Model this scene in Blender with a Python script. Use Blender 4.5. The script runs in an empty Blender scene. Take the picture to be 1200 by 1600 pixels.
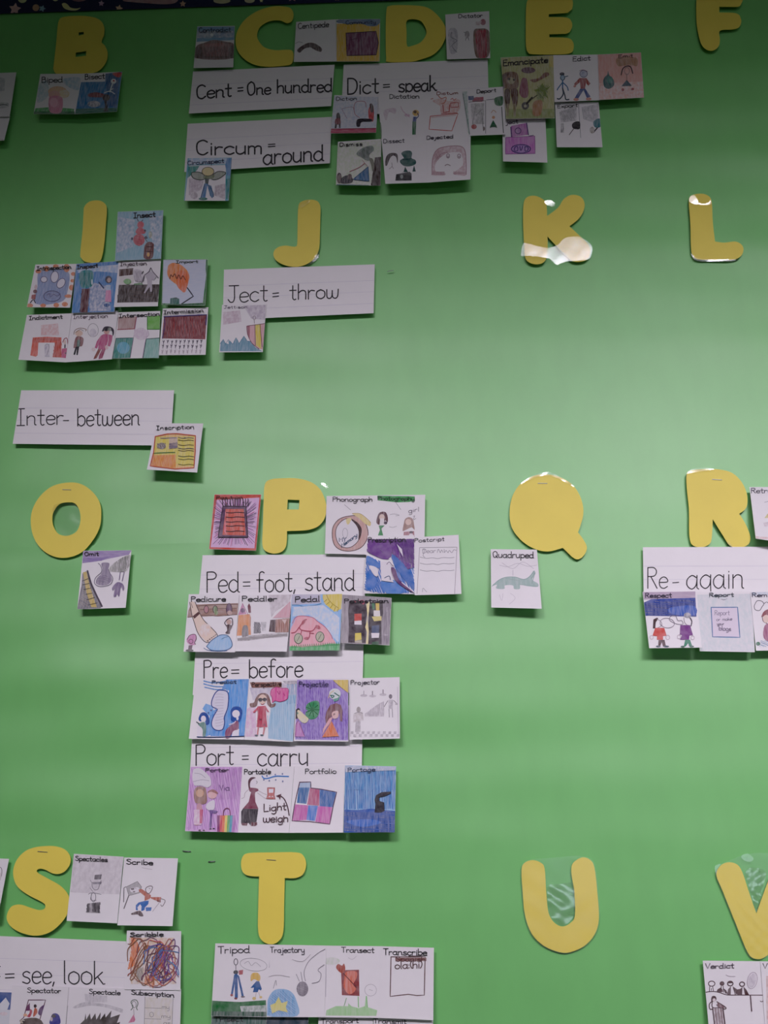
import bpy, math, random
from mathutils import Vector, Matrix
from mathutils.geometry import tessellate_polygon

SC = bpy.context.scene
COL = SC.collection
random.seed(7)

# ------------------------------------------------------------------ camera
FPX = 1450.0                      # focal length in pixels of the 1200x1600 frame
CAM = Vector((0.0, -1.35, 1.45))
PITCH, YAW, ROLL = math.radians(17.0), math.radians(4.4), math.radians(0.3)
FWD = Vector((-math.sin(YAW)*math.cos(PITCH), math.cos(YAW)*math.cos(PITCH), math.sin(PITCH)))
RGT = Vector((math.cos(YAW), math.sin(YAW), 0.0))
UPV = RGT.cross(FWD)
RGT, UPV = (RGT*math.cos(ROLL) + UPV*math.sin(ROLL)), (UPV*math.cos(ROLL) - RGT*math.sin(ROLL))
cam_data = bpy.data.cameras.new('camera')
cam = bpy.data.objects.new('camera', cam_data)
COL.objects.link(cam)
M = Matrix((RGT, UPV, -FWD)).transposed().to_4x4()
M.translation = CAM
cam.matrix_world = M
cam_data.sensor_fit = 'VERTICAL'
cam_data.sensor_height = 36.0
cam_data.lens = 36.0*FPX/1600.0
cam_data.clip_start = 0.02
SC.camera = cam

# ------------------------------------------------------------------ world, lights, exposure
world = bpy.data.worlds.new('world')
SC.world = world
world.use_nodes = True
world.node_tree.nodes['Background'].inputs[0].default_value = (0.75, 0.8, 1.0, 1)
world.node_tree.nodes['Background'].inputs[1].default_value = 0.05
SC.view_settings.view_transform = 'Standard'
SC.view_settings.look = 'None'
SC.view_settings.gamma = 1.0
SC.view_settings.use_curve_mapping = False
SC.view_settings.exposure = 0.0
CEIL = 3.02

def area(name, loc, rot, sx, sy, power, color, spread=180):
    l = bpy.data.lights.new(name, 'AREA')
    l.shape = 'RECTANGLE'; l.size = sx; l.size_y = sy
    l.energy = power; l.color = color; l.spread = math.radians(spread)
    o = bpy.data.objects.new(name, l)
    o.location = loc; o.rotation_euler = rot
    COL.objects.link(o)
    return o
LC = (0.97, 0.892, 1.0)
def aim(frm, to):
    return (Vector(to)-Vector(frm)).to_track_quat('-Z', 'Y').to_euler()
for kx, kp in ((-0.7, 3.8), (1.05, 5.2)):  # added key lamps, narrow beams shaped to leave the board's top dim
    KEY = (kx, -2.45, CEIL-0.06)
    area('added_key_light', KEY, aim(KEY, (kx*0.72, 0.0, 1.53)), 0.8, 0.5, kp*1.26, LC, 50)
KEY = (0.2, -2.45, CEIL-0.06)
area('added_key_light', KEY, aim(KEY, (0.3, 0.0, 1.75)), 0.7, 0.4, 2.1, LC, 60)  # extra key lamp, added to lift the dark top row
area('ceiling_light', (0.65, -1.95, CEIL-0.01), (0, 0, 0), 1.5, 0.28, 1.25, LC)
area('ceiling_light', (-0.9, -3.6, CEIL-0.01), (0, 0, 0), 1.2, 0.6, 4.0, LC)
for wx in (0.9, 2.35):  # the second window is added so the V film catches its reflection
    area('window_light', (wx, -5.42, 1.02), (math.radians(90), 0, 0), 1.0, 0.8, 5.5, (0.75, 0.92, 1.0))

# ------------------------------------------------------------------ geometry helpers
def ray(px, py):
    return FWD + RGT*((px-600.0)/FPX) - UPV*((py-800.0)/FPX)

def P3(px, py, off=0.0):
    """point of the board seen at a pixel of the photograph, `off` metres proud of it"""
    d = ray(px, py)
    return CAM + d*((-off - CAM.y)/d.y)

def srgb(h):
    h = h.lstrip('#')
    v = [int(h[i:i+2], 16)/255 for i in (0, 2, 4)]
    return tuple(((c+0.055)/1.055)**2.4 if c > 0.04045 else c/12.92 for c in v) + (1.0,)

def pts(s):
    return [tuple(float(q) for q in p.split(',')) for p in s.split()]

def smooth(p, n=4, closed=False, corners=()):
    out = []
    m = len(p)
    if m < 3: return list(p)
    rng = range(m) if closed else range(m-1)
    for i in rng:
        g = lambda k: p[k % m] if closed else p[max(0, min(m-1, k))]
        p0, p1, p2, p3 = g(i-1), g(i), g(i+1), g(i+2)
        if i in corners: p0 = p1
        if (i+1) % m in corners: p3 = p2
        for j in range(n):
            t = j/n; t2 = t*t; t3 = t2*t
            out.append(tuple(0.5*((2*b)+(-a+c)*t+(2*a-5*b+4*c-d)*t2+(-a+3*b-3*c+d)*t3)
                             for a, b, c, d in zip(p0, p1, p2, p3)))
    if not closed: out.append(p[-1])
    return out

def EL(cx, cy, rx, ry=None, rot=0, n=18):
    ry = rx if ry is None else ry
    c, s = math.cos(math.radians(rot)), math.sin(math.radians(rot))
    return [(cx + rx*math.cos(a)*c - ry*math.sin(a)*s, cy + rx*math.cos(a)*s + ry*math.sin(a)*c)
            for a in (2*math.pi*i/n for i in range(n))]

def tag(o, label=None, cat=None, group=None, kind=None):
    if label: o['label'] = label
    if cat: o['category'] = cat
    if group: o['group'] = group
    if kind: o['kind'] = kind
    return o

def mesh_obj(name, verts, faces, mats, parent=None, fmat=None, cols=None, smooth_shade=False):
    me = bpy.data.meshes.new(name)
    me.from_pydata([tuple(v) for v in verts], [], faces)
    for m in mats: me.materials.append(m)
    if fmat: me.polygons.foreach_set('material_index', fmat)
    if cols:
        a = me.color_attributes.new('Col', 'FLOAT_COLOR', 'CORNER')
        buf = []
        for f, c in zip(me.polygons, cols):
            buf.extend(c*len(f.vertices))
        a.data.foreach_set('color', buf)
    if smooth_shade: me.polygons.foreach_set('use_smooth', [True]*len(me.polygons))
    me.update()
    o = bpy.data.objects.new(name, me)
    COL.objects.link(o)
    if parent: o.parent = parent
    return o

def box(name, lo, hi, mat, parent=None, kind=None):
    x0, y0, z0 = lo; x1, y1, z1 = hi
    v = [(x, y, z) for z in (z0, z1) for y in (y0, y1) for x in (x0, x1)]
    f = [(0, 2, 3, 1), (4, 5, 7, 6), (0, 1, 5, 4), (2, 6, 7, 3), (0, 4, 6, 2), (1, 3, 7, 5)]
    o = mesh_obj(name, v, f, [mat], parent)
    if kind: o['kind'] = kind
    return o

# ------------------------------------------------------------------ materials
def new_mat(name):
    m = bpy.data.materials.new(name); m.use_nodes = True
    nt = m.node_tree
    return m, nt, nt.nodes['Principled BSDF']

def plain(name, hexc, rough=0.6, spec=0.4, noise=0.0, scale=20, bump=0.0, stretch=(1, 1, 1)):
    m, nt, b = new_mat(name)
    b.inputs['Roughness'].default_value = rough
    b.inputs['Specular IOR Level'].default_value = spec
    b.inputs['Base Color'].default_value = srgb(hexc)
    if noise or bump:
        geo = nt.nodes.new('ShaderNodeNewGeometry')
        mp = nt.nodes.new('ShaderNodeMapping'); mp.inputs['Scale'].default_value = stretch
        n = nt.nodes.new('ShaderNodeTexNoise'); n.inputs['Scale'].default_value = scale
        n.inputs['Detail'].default_value = 4
        nt.links.new(geo.outputs['Position'], mp.inputs['Vector'])
        nt.links.new(mp.outputs[0], n.inputs['Vector'])
        if noise:
            mx = nt.nodes.new('ShaderNodeMix'); mx.data_type = 'RGBA'
            c = srgb(hexc)
            mx.inputs[6].default_value = tuple(x*(1-noise) for x in c[:3]) + (1,)
            mx.inputs[7].default_value = tuple(min(1, x*(1+noise)) for x in c[:3]) + (1,)
            nt.links.new(n.outputs['Fac'], mx.inputs[0])
            nt.links.new(mx.outputs[2], b.inputs['Base Color'])
        if bump:
            bp = nt.nodes.new('ShaderNodeBump'); bp.inputs['Strength'].default_value = bump
            bp.inputs['Distance'].default_value = 0.002
            nt.links.new(n.outputs['Fac'], bp.inputs['Height'])
            nt.links.new(bp.outputs[0], b.inputs['Normal'])
    return m

def inkmat(name, lo, hi, stretch, rough=0.75, scale=1.0):
    """coloured wax or ink: the paper shows through where the noise is low"""
    m, nt, b = new_mat(name)
    b.inputs['Roughness'].default_value = rough
    b.inputs['Specular IOR Level'].default_value = 0.2
    vc = nt.nodes.new('ShaderNodeVertexColor'); vc.layer_name = 'Col'
    geo = nt.nodes.new('ShaderNodeNewGeometry')
    mp = nt.nodes.new('ShaderNodeMapping'); mp.inputs['Scale'].default_value = stretch
    n = nt.nodes.new('ShaderNodeTexNoise'); n.inputs['Scale'].default_value = scale; n.inputs['Detail'].default_value = 3
    mr = nt.nodes.new('ShaderNodeMapRange')
    mr.inputs[1].default_value = 0.3; mr.inputs[2].default_value = 0.7
    mr.inputs[3].default_value = lo; mr.inputs[4].default_value = hi
    mx = nt.nodes.new('ShaderNodeMix'); mx.data_type = 'RGBA'
    mx.inputs[6].default_value = srgb('e6e0e6')
    L = nt.links.new
    L(geo.outputs['Position'], mp.inputs['Vector']); L(mp.outputs[0], n.inputs['Vector'])
    L(n.outputs['Fac'], mr.inputs[0]); L(mr.outputs[0], mx.inputs[0])
    L(vc.outputs['Color'], mx.inputs[7]); L(mx.outputs[2], b.inputs['Base Color'])
    return m

MAT_INK = inkmat('ink', 0.92, 1.0, (200, 200, 200))
MAT_CRV = inkmat('crayon_up_and_down', 0.7, 1.0, (420, 100, 70))
MAT_CRH = inkmat('crayon_side_to_side', 0.72, 1.0, (80, 100, 400))
MAT_SOFT = inkmat('soft_pencil', 0.15, 0.75, (260, 200, 160))
MAT_MARK = inkmat('felt_marker', 0.8, 1.0, (90, 60, 90))
INKS = [MAT_INK, MAT_CRV, MAT_CRH, MAT_SOFT, MAT_MARK]
IK = dict(i=0, v=1, h=2, p=3, m=4)
MAT_CARD = plain('card_paper', 'e9e4e9', 0.6, 0.35, 0.03, 60)
MAT_STRIP = plain('strip_paper', 'ebe6eb', 0.5, 0.4, 0.02, 60)
MAT_YEL = plain('yellow_cardstock', 'ecd75c', 0.5, 0.35, 0.05, 25)
MAT_STEEL = plain('staple_steel', '86868a', 0.5, 0.5)
MAT_STEEL.node_tree.nodes['Principled BSDF'].inputs['Metallic'].default_value = 1.0

def film_mat(fac, rough):
    m = bpy.data.materials.new('clear_laminate'); m.use_nodes = True
    nt = m.node_tree; nt.nodes.clear()
    out = nt.nodes.new('ShaderNodeOutputMaterial')
    tr = nt.nodes.new('ShaderNodeBsdfTransparent')
    gl = nt.nodes.new('ShaderNodeBsdfGlossy'); gl.inputs['Roughness'].default_value = rough
    mx = nt.nodes.new('ShaderNodeMixShader')
    L = nt.links.new
    mx.inputs[0].default_value = fac; L(tr.outputs[0], mx.inputs[1]); L(gl.outputs[0], mx.inputs[2])
    L(mx.outputs[0], out.inputs[0])
    return m
MAT_FILM = film_mat(0.14, 0.16)
MAT_FILM_GAP = film_mat(0.2, 0.17)
MAT_FILM_SOFT = film_mat(0.085, 0.24)

# ------------------------------------------------------------------ the room
MAT_WALL = plain('painted_wall', 'cfc9c0', 0.8, 0.2, 0.03, 8)
MAT_CEIL = plain('ceiling_tile', 'a8a49e', 0.9, 0.1, 0.04, 60)
MAT_FLOOR = plain('floor_tile', 'a89c8c', 0.5, 0.4, 0.08, 12)
X0, X1, YB = -3.4, 3.4, -5.5
box('wall_front', (X0-0.1, 0.02, -0.1), (X1+0.1, 0.12, CEIL+0.1), MAT_WALL, kind='structure')
box('wall_back', (X0-0.1, YB-0.1, -0.1), (X1+0.1, YB, CEIL+0.1), MAT_WALL, kind='structure')
box('wall_left', (X0-0.1, YB, -0.1), (X0, 0.02, CEIL+0.1), MAT_WALL, kind='structure')
box('wall_right', (X1, YB, -0.1), (X1+0.1, 0.02, CEIL+0.1), MAT_WALL, kind='structure')
box('floor', (X0, YB, -0.1), (X1, 0.02, 0.0), MAT_FLOOR, kind='structure')
box('ceiling', (X0, YB, CEIL), (X1, 0.02, CEIL+0.1), MAT_CEIL, kind='structure')

# ------------------------------------------------------------------ green backing paper in three lengths
def green_mat():
    m = plain('green_craft_paper', '72c16b', 0.46, 0.95, 0.07, 1.0, 0.0, (30, 30, 12))
    return m
MAT_GREEN = green_mat()
def ripple(x, z, s, e=1.0):
    a = 0.0008*math.sin(z*38 + 2.0*math.sin(x*2.3+s) + s) + 0.0006*math.sin(z*71 + 3*math.sin(x*1.7-s))
    a += 0.0011*math.sin(z*17 + 1.4*math.sin(x*2.9+s) - s)
    a += 0.0005*math.sin(x*23 + z*31 + s) + 0.0004*math.sin(x*41 - z*17 + 2*s)
    return a*(0.6+0.4*math.sin(x*3.1+z*4.7+s))*e
def sheet(zt, zb, base, s, label, tilt=0.0):
    nx, nz = 190, 90
    v, f = [], []
    for j in range(nz+1):
        for i in range(nx+1):
            x = -1.9 + 3.9*i/nx
            top = zt + 0.004*math.sin(x*3+s) + tilt*x
            bot = zb + 0.003*math.sin(x*4+s)
            z = top + (bot-top)*j/nz
            ed = min(1.0, j/6, (nz-j)/8)
            v.append((x, -(base + ripple(x, z, s, ed)), z))
    for j in range(nz):
        for i in range(nx):
            a = j*(nx+1)+i
            f.append((a, a+nx+1, a+nx+2, a+1))
    o = mesh_obj('backing_paper', v, f, [MAT_GREEN], smooth_shade=True)
    tag(o, label, 'paper', 'green paper lengths covering the board')
ZS1, ZS2 = P3(700, 846).z, P3(700, 1333).z
sheet(2.93, ZS1-0.02, 0.0, 0.3, 'upper length of green paper behind the letters B to R')
sheet(ZS1, ZS2-0.02, 0.0016, 2.1, 'middle length of green paper behind the Ped, Pre and Port strips')
sheet(ZS2, 0.75, 0.0030, 4.4, 'bottom length of green paper behind the letters S, T, U and V')

# ------------------------------------------------------------------ flat prints and drawings that follow a curled sheet
NV = 12
class Sheet:
    """a paper quad given by its four corners in the photograph, curling away from the board towards its foot"""
    def __init__(s, q, off, curl=0.0, side=0.0, bow=0.0):
        s.q = q; s.off = off; s.curl = curl; s.side = side; s.bow = bow
        s.z = 0; s.parts = []; s.cur = None; s.obj = None
    def px(s, u, v):
        (ax, ay), (bx, by), (cx, cy), (dx, dy) = s.q
        return ((ax*(1-u)+bx*u)*(1-v) + (dx*(1-u)+cx*u)*v, (ay*(1-u)+by*u)*(1-v) + (dy*(1-u)+cy*u)*v)
    def uv(s, x, y):
        (ax, ay), (bx, by), (cx, cy), (dx, dy) = s.q
        u = v = 0.5
        for _ in range(6):
            fx, fy = s.px(u, v)
            ux = (bx-ax)*(1-v)+(cx-dx)*v; uy = (by-ay)*(1-v)+(cy-dy)*v
            vx = (dx-ax)*(1-u)+(cx-bx)*u; vy = (dy-ay)*(1-u)+(cy-by)*u
            det = ux*vy-uy*vx
            ex, ey = x-fx, y-fy
            u += (ex*vy-ey*vx)/det; v += (ux*ey-uy*ex)/det
        return u, v
    def o(s, u, v):
        return s.off + s.curl*v*v + s.side*(u-0.5)*v*v + s.bow*(4*(u-0.5)**2)*v
    def p3(s, u, v, e=0.0):
        x, y = s.px(u, v)
        return P3(x, y, s.o(u, v)+e)

CUR = None          # sheet being drawn on
VW = (0, 0, 1)      # zoom view the coordinates were read in
def view(*v):
    global VW
    VW = v
def tov(p):
    return [(VW[0]+x/VW[2], VW[1]+y/VW[2]) for x, y in p]

def part(name, label=None):
    CUR.cur = dict(name=name, label=label, v=[], f=[], m=[], c=[])
    CUR.parts.append(CUR.cur)

def _clip(poly, lo, hi, ax):
    for lim, sg in ((lo, 1), (hi, -1)):
        out = []
        for i in range(len(poly)):
            a, b = poly[i-1], poly[i]
            da, db = sg*(a[ax]-lim), sg*(b[ax]-lim)
            if (da >= 0) != (db >= 0):
                t = da/(da-db)
                out.append((a[0]+(b[0]-a[0])*t, a[1]+(b[1]-a[1])*t))
            if db >= 0: out.append(b)
        poly = out
        if len(poly) < 3: return []
    return poly

def _emit(poly_uv, e, mi, col):
    P = CUR.cur; n = len(P['v'])
    P['v'] += [CUR.p3(u, v, e) for u, v in poly_uv]
    ar = sum(poly_uv[i-1][0]*poly_uv[i][1]-poly_uv[i][0]*poly_uv[i-1][1] for i in range(len(poly_uv)))
    idx = list(range(n, n+len(poly_uv)))
    if ar > 0: idx.reverse()
    P['f'].append(tuple(idx)); P['m'].append(mi); P['c'].append(col)

def F(col, p, m='v', sm=False, raw=False):
    """filled shape"""
    if isinstance(p, str): p = pts(p)
    if sm: p = smooth(p, 4, True)
    if not raw: p = tov(p)
    uv = [CUR.uv(*q) for q in p]
    CUR.z += 1
    e = 0.00010 + 0.000022*CUR.z
    c = srgb(col)
    tri = tessellate_polygon([[Vector((a, b, 0)) for a, b in uv]])
    for t in tri:
        T3 = _clip([uv[k] for k in t], 0.003, 0.997, 0)
        if not T3: continue
        T3 = _clip(T3, 0.003, 0.997, 1)
        if not T3: continue
        v0 = min(q[1] for q in T3); v1 = max(q[1] for q in T3)
        for k in range(int(v0*NV), min(NV-1, int(v1*NV))+1):
            Q = _clip(T3, k/NV, (k+1)/NV, 1)
            if len(Q) >= 3: _emit(Q, e, IK[m], c)

def L(col, w, p, m='i', sm=True, close=False, cap=True, raw=False):
    """drawn line, w = width in photograph pixels"""
    if isinstance(p, str): p = pts(p)
    if sm and len(p) > 2: p = smooth(p, 4, close)
    if close: p = list(p) + [p[0]]
    if not raw: p = tov(p)
    q = [p[0]]
    for a in p[1:]:
        d = math.hypot(a[0]-q[-1][0], a[1]-q[-1][1])
        if d < 0.15: continue
        if d > 9:
            b = q[-1]; n = int(d/8)+1
            q += [(b[0]+(a[0]-b[0])*i/n, b[1]+(a[1]-b[1])*i/n) for i in range(1, n)]
        q.append(a)
    if len(q) < 2: q.append((q[0][0]+0.3, q[0][1]))
    CUR.z += 1
    e = 0.00010 + 0.000022*CUR.z
    h = w/2; lf, rt = [], []
    for i in range(len(q)):
        a = q[max(0, i-1)]; b = q[min(len(q)-1, i+1)]
        dx, dy = b[0]-a[0], b[1]-a[1]; n = math.hypot(dx, dy) or 1
        nx, ny = -dy/n, dx/n
        lf.append((q[i][0]+nx*h, q[i][1]+ny*h)); rt.append((q[i][0]-nx*h, q[i][1]-ny*h))
    cl = lambda t: (min(0.998, max(0.002, t[0])), min(0.998, max(0.002, t[1])))
    lu = [cl(CUR.uv(*t)) for t in lf]; ru = [cl(CUR.uv(*t)) for t in rt]
    P = CUR.cur; n = len(P['v']); c = srgb(col)
    for a, b in zip(lu, ru):
        P['v'].append(CUR.p3(*a, e)); P['v'].append(CUR.p3(*b, e))
    for i in range(len(lu)-1):
        k = n+2*i
        P['f'].append((k, k+2, k+3, k+1)); P['m'].append(IK[m]); P['c'].append(c)
    if cap and w > 1.0:
        for end, (a, b) in ((0, (q[0], q[1])), (1, (q[-1], q[-2]))):
            ang = math.atan2(a[1]-b[1], a[0]-b[0])
            ring = [cl(CUR.uv(a[0]+h*math.cos(ang+t), a[1]+h*math.sin(ang+t))) for t in (-1.57, -0.8, 0, 0.8, 1.57)]
            if abs(sum(ring[i-1][0]*ring[i][1]-ring[i][0]*ring[i-1][1] for i in range(5))) > 1e-8:
                _emit(ring, e, IK[m], c)

def HT(col, p, gap, w, ang=90, m='v', jit=0.35, sm=False):
    """hatching strokes inside an outline, angle in degrees from the horizontal"""
    if isinstance(p, str): p = pts(p)
    if sm: p = smooth(p, 4, True)
    p = tov(p)
    c, s = math.cos(math.radians(ang)), math.sin(math.radians(ang))
    R = [(x*c+y*s, -x*s+y*c) for x, y in p]
    gap = gap/VW[2]
    y = min(r[1] for r in R)+gap/2; ymax = max(r[1] for r in R)
    while y < ymax:
        xs = []
        for i in range(len(R)):
            a, b = R[i-1], R[i]
            if (a[1] > y) != (b[1] > y): xs.append(a[0]+(b[0]-a[0])*(y-a[1])/(b[1]-a[1]))
        xs.sort()
        for i in range(0, len(xs)-1, 2):
            x0, x1 = xs[i], xs[i+1]
            k0 = x0+random.uniform(-.5, 1.5)*gap*jit; k1 = x1-random.uniform(-.5, 1.5)*gap*jit
            if k1-k0 > 0.8:
                q = [(k0, y+random.uniform(-jit, jit)*gap), ((k0+k1)/2, y+random.uniform(-jit, jit)*gap), (k1, y+random.uniform(-jit, jit)*gap)]
                L(col, w*random.uniform(.75, 1.15), [(x*c-t*s, x*s+t*c) for x, t in q], m, sm=False, cap=False, raw=True)
        y += gap*random.uniform(.8, 1.2)

FONT = {
'a': (5.6, ['s4.5,4 2.5,5 .5,3.5 .5,1.3 2.3,0 4,1.2 4.5,3.5', 'l4.5,5 4.5,.5 5.2,0']),
'b': (5.3, ['l.5,10 .5,0', 's.5,3.8 2.5,5 4.5,3.8 4.5,1.3 2.5,0 .5,1.2']),
'c': (5, ['s4.3,4.2 2.5,5 .5,3.6 .5,1.3 2.5,0 4.4,.9']),
'd': (5.6, ['s4.5,3.8 2.5,5 .5,3.6 .5,1.3 2.5,0 4.5,1.2', 'l4.5,10 4.5,.3 5.2,0']),
'e': (5, ['s.6,2.6 4.3,2.8 4.2,4.2 2.6,5 .8,4 .4,2 1.2,.4 2.8,0 4.4,.8']),
'f': (4.2, ['s4,9.3 3,10 1.8,9.2 1.6,7 1.6,3 1.6,0', 'l.2,5 3.5,5']),
'g': (5.4, ['s4.5,4 2.5,5 .5,3.5 .5,1.3 2.3,0 4,1.2 4.5,3.5', 's4.5,5 4.5,1 4.5,-3 3.5,-4.6 2,-4.8 .7,-3.8']),
'h': (5.2, ['l.5,10 .5,0', 's.5,3.5 2,4.8 3.5,4.8 4.3,3.5 4.3,0']),
'i': (2.2, ['l1,5 1,0', 'l1,7 1,7.4']),
'j': (2.8, ['s1.8,5 1.8,1 1.8,-3 1.2,-4.6 -.3,-4.4', 'l1.8,7 1.8,7.4']),
'k': (5.2, ['l.5,10 .5,0', 'l3.8,4.8 .6,2', 'l1.8,3 4.2,0 4.8,.2']),
'l': (2.2, ['l.8,10 .8,.3 1.3,0']),
'm': (7, ['l.5,5 .5,0', 's.5,3.8 1.6,4.9 2.8,4.6 3.2,3.5 3.2,0', 's3.2,3.8 4.4,4.9 5.6,4.6 6,3.5 6,0']),
'n': (5.4, ['l.5,5 .5,0', 's.5,3.6 2,4.9 3.6,4.7 4.2,3.5 4.2,.6 4.9,0']),
'o': (5.3, ['s2.5,5 .6,3.9 .5,1.3 2.5,0 4.5,1.2 4.5,3.8 2.5,5']),
'p': (5.3, ['l.5,5 .5,-4.8', 's.5,3.8 2.5,5 4.5,3.8 4.5,1.3 2.5,0 .5,1.2']),
'r': (4.3, ['l.5,5 .5,0', 's.5,3.4 1.8,4.8 3.6,4.6']),
's': (4.8, ['s4,4.4 2.5,5 .9,4.2 1.2,3 3.4,2.2 4.1,1 2.8,0 .6,.6']),
't': (4.2, ['s1.8,9 1.8,4 1.8,1 2.5,0 3.4,.3', 'l.2,5.4 3.5,5.4']),
'u': (5.3, ['s.5,5 .5,1.3 2,0 3.8,.9 4.3,2', 'l4.3,5 4.3,0']),
'v': (4.8, ['l.3,5 2.3,0 4.3,5']),
'w': (7, ['s.4,5 .5,1 1.8,0 3,1.2 3.2,4.4', 's3.2,4.4 3.4,1 4.8,0 6,1.2 6.3,5']),
'y': (5.3, ['s.5,5 .6,1.8 2,.5 4,1.5', 's4.3,5 4.3,1 4.3,-3 3,-4.7 1,-4']),
'x': (4.8, ['l.4,5 4.2,0', 'l4.2,5 .4,0']),
'Y': (5.4, ['l.2,10 2.5,5.4 4.9,10', 'l2.5,5.4 2.5,0']),
'A': (6, ['l.2,0 2.8,10 5.2,0', 'l1.2,3.8 4.3,3.8']),
'B': (5.6, ['l.5,10 .5,0', 's.5,10 3,10 4,8.5 3.5,6 .6,5.4', 's.6,5.4 4,5 4.8,2.8 4,.5 .5,0']),
'C': (5.8, ['s5,8.6 3.2,10 1,8.5 .4,5 1,1.3 3.2,0 5.2,1.4']),
'D': (6, ['l.5,10 .5,0', 's.5,10 3.5,9.6 5.2,7 5.2,3 3.5,.4 .5,0']),
'E': (5.4, ['l4.5,10 .5,10 .5,0 4.5,0', 'l.5,5.2 3.8,5.2']),
'I': (4.6, ['l2,10 2,0', 'l.2,10 3.8,10', 'l.2,0 3.8,0']),
'J': (5.2, ['l.5,10 5,10', 's3,10 3,5 3,2 2.3,.3 1,.2 0,1.5']),
'L': (5, ['l.5,10 .5,0 4.5,0']),
'M': (6.4, ['l.5,0 .5,10 3,4 5.5,10 5.5,0']),
'O': (6.2, ['s2.8,10 .7,8 .4,4.5 1.2,1 2.8,0 4.8,1.5 5.3,5 4.6,8.6 2.8,10']),
'P': (5.5, ['l.5,10 .5,0', 's.5,10 3.5,10 4.8,8 3.8,5.6 .5,5.2']),
'Q': (6.4, ['s2.8,10 .7,8 .4,4.5 1.2,1 2.8,0 4.8,1.5 5.3,5 4.6,8.6 2.8,10', 'l3.4,2.6 5.9,-.6']),
'R': (5.8, ['l.5,10 .5,0', 's.5,10 3.5,10 4.8,8 3.8,5.6 .5,5.2', 'l2,5.2 5.1,0']),
'S': (5.6, ['s4.6,8.8 2.8,10 .8,8.8 1.2,6.6 4,4.2 4.8,2 3,0 .4,1.2']),
'T': (5.6, ['l0,10 5,10', 'l2.5,10 2.5,0']),
'V': (5.4, ['l0,10 2.4,0 4.8,10']),
'=': (4, ['l0,2 3.5,2', 'l0,4.6 3.5,4.6']), '-': (3, ['l0,3.5 2.6,3.5']),
',': (1.6, ['l.8,.7 .2,-1.2']), '.': (1.4, ['l.5,0 .5,.4']), ':': (1.6, ['l.6,.8 .6,1.2', 'l.6,4 .6,4.4']),
'(': (2.4, ['s2,10 .6,7 .6,3 2,0']), ')': (2.4, ['s.2,10 1.6,7 1.6,3 .2,0']), ' ': (4, []),
}
def T(txt, x0, y0, x1, y1, H, w=1.2, col='1d181f', xr=0.55, slant=0.0, jit=0.25):
    """handwriting along the base line (x0,y0)-(x1,y1), capital height H, all in the current view"""
    tot = sum(FONT[c][0] for c in txt)-0.6
    dx, dy = (x1-x0)/tot, (y1-y0)/tot
    vt = min(CUR.uv(*tov([q])[0])[1] for q in ((x0, y0-H), (x1, y1-H)))
    if vt < 0.02:                       # keep the capitals inside the top edge of the card
        ph = abs(CUR.px(0.5, 1)[1]-CUR.px(0.5, 0)[1])*VW[2]
        need = (0.02-vt)*ph; k = min(need, 0.18*H)
        H -= k; y0 += need-k; y1 += need-k
    pen = 0.0
    for c in txt:
        wd, st = FONT[c]
        jy = random.uniform(-jit, jit)*H*0.06
        for sdef in st:
            p = []
            for gx, gy in pts(sdef[1:]):
                if gy < 0: h = gy/5*0.42*H
                elif gy <= 5: h = gy/5*xr*H
                else: h = xr*H+(gy-5)/5*(1-xr)*H
                p.append((x0+(pen+gx)*dx+h*slant, y0+(pen+gx)*dy-h+jy))
            L(col, w, p, 'i', sm=(sdef[0] == 's'))
        pen += wd

def flush(s):
    for P in s.parts:
        if not P['f']: continue
        o = mesh_obj(P['name'], P['v'], P['f'], INKS, s.obj, P['m'], P['c'])
        if P['label']: o['label'] = P['label']

def paper(name, q, off, label, cat, group, curl=0.0, side=0.0, bow=0.0, mat=None, th=0.0004):
    """a sheet of card as one mesh; drawings are added to it as parts"""
    global CUR
    if CUR is not None: flush(CUR)
    s = Sheet(q, off, curl, side, bow)
    v, f = [], []
    nu = 6
    rnd = random.Random(int(q[0][0]*7+q[0][1]))
    for j in range(NV+1):
        for i in range(nu+1):
            v.append(s.p3(i/nu, j/NV))
    n = len(v)
    v += [p+Vector((0, th, 0)) for p in v]
    for j in range(NV):
        for i in range(nu):
            a = j*(nu+1)+i
            f.append((a, a+nu+1, a+nu+2, a+1)); f.append((n+a, n+a+1, n+a+nu+2, n+a+nu+1))
    rim = [i for i in range(nu+1)] + [j*(nu+1)+nu for j in range(1, NV+1)] + [NV*(nu+1)+i for i in range(nu-1, -1, -1)] + [j*(nu+1) for j in range(NV-1, 0, -1)]
    for k in range(len(rim)):
        a, b = rim[k-1], rim[k]
        f.append((a, b, n+b, n+a))
    s.obj = mesh_obj(name, v, f, [mat or MAT_CARD])
    tag(s.obj, label, cat, group)
    CUR = s
    return s

def Q4(*a):
    """corners in the current view"""
    return tov([(a[i], a[i+1]) for i in range(0, 8, 2)])

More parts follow.
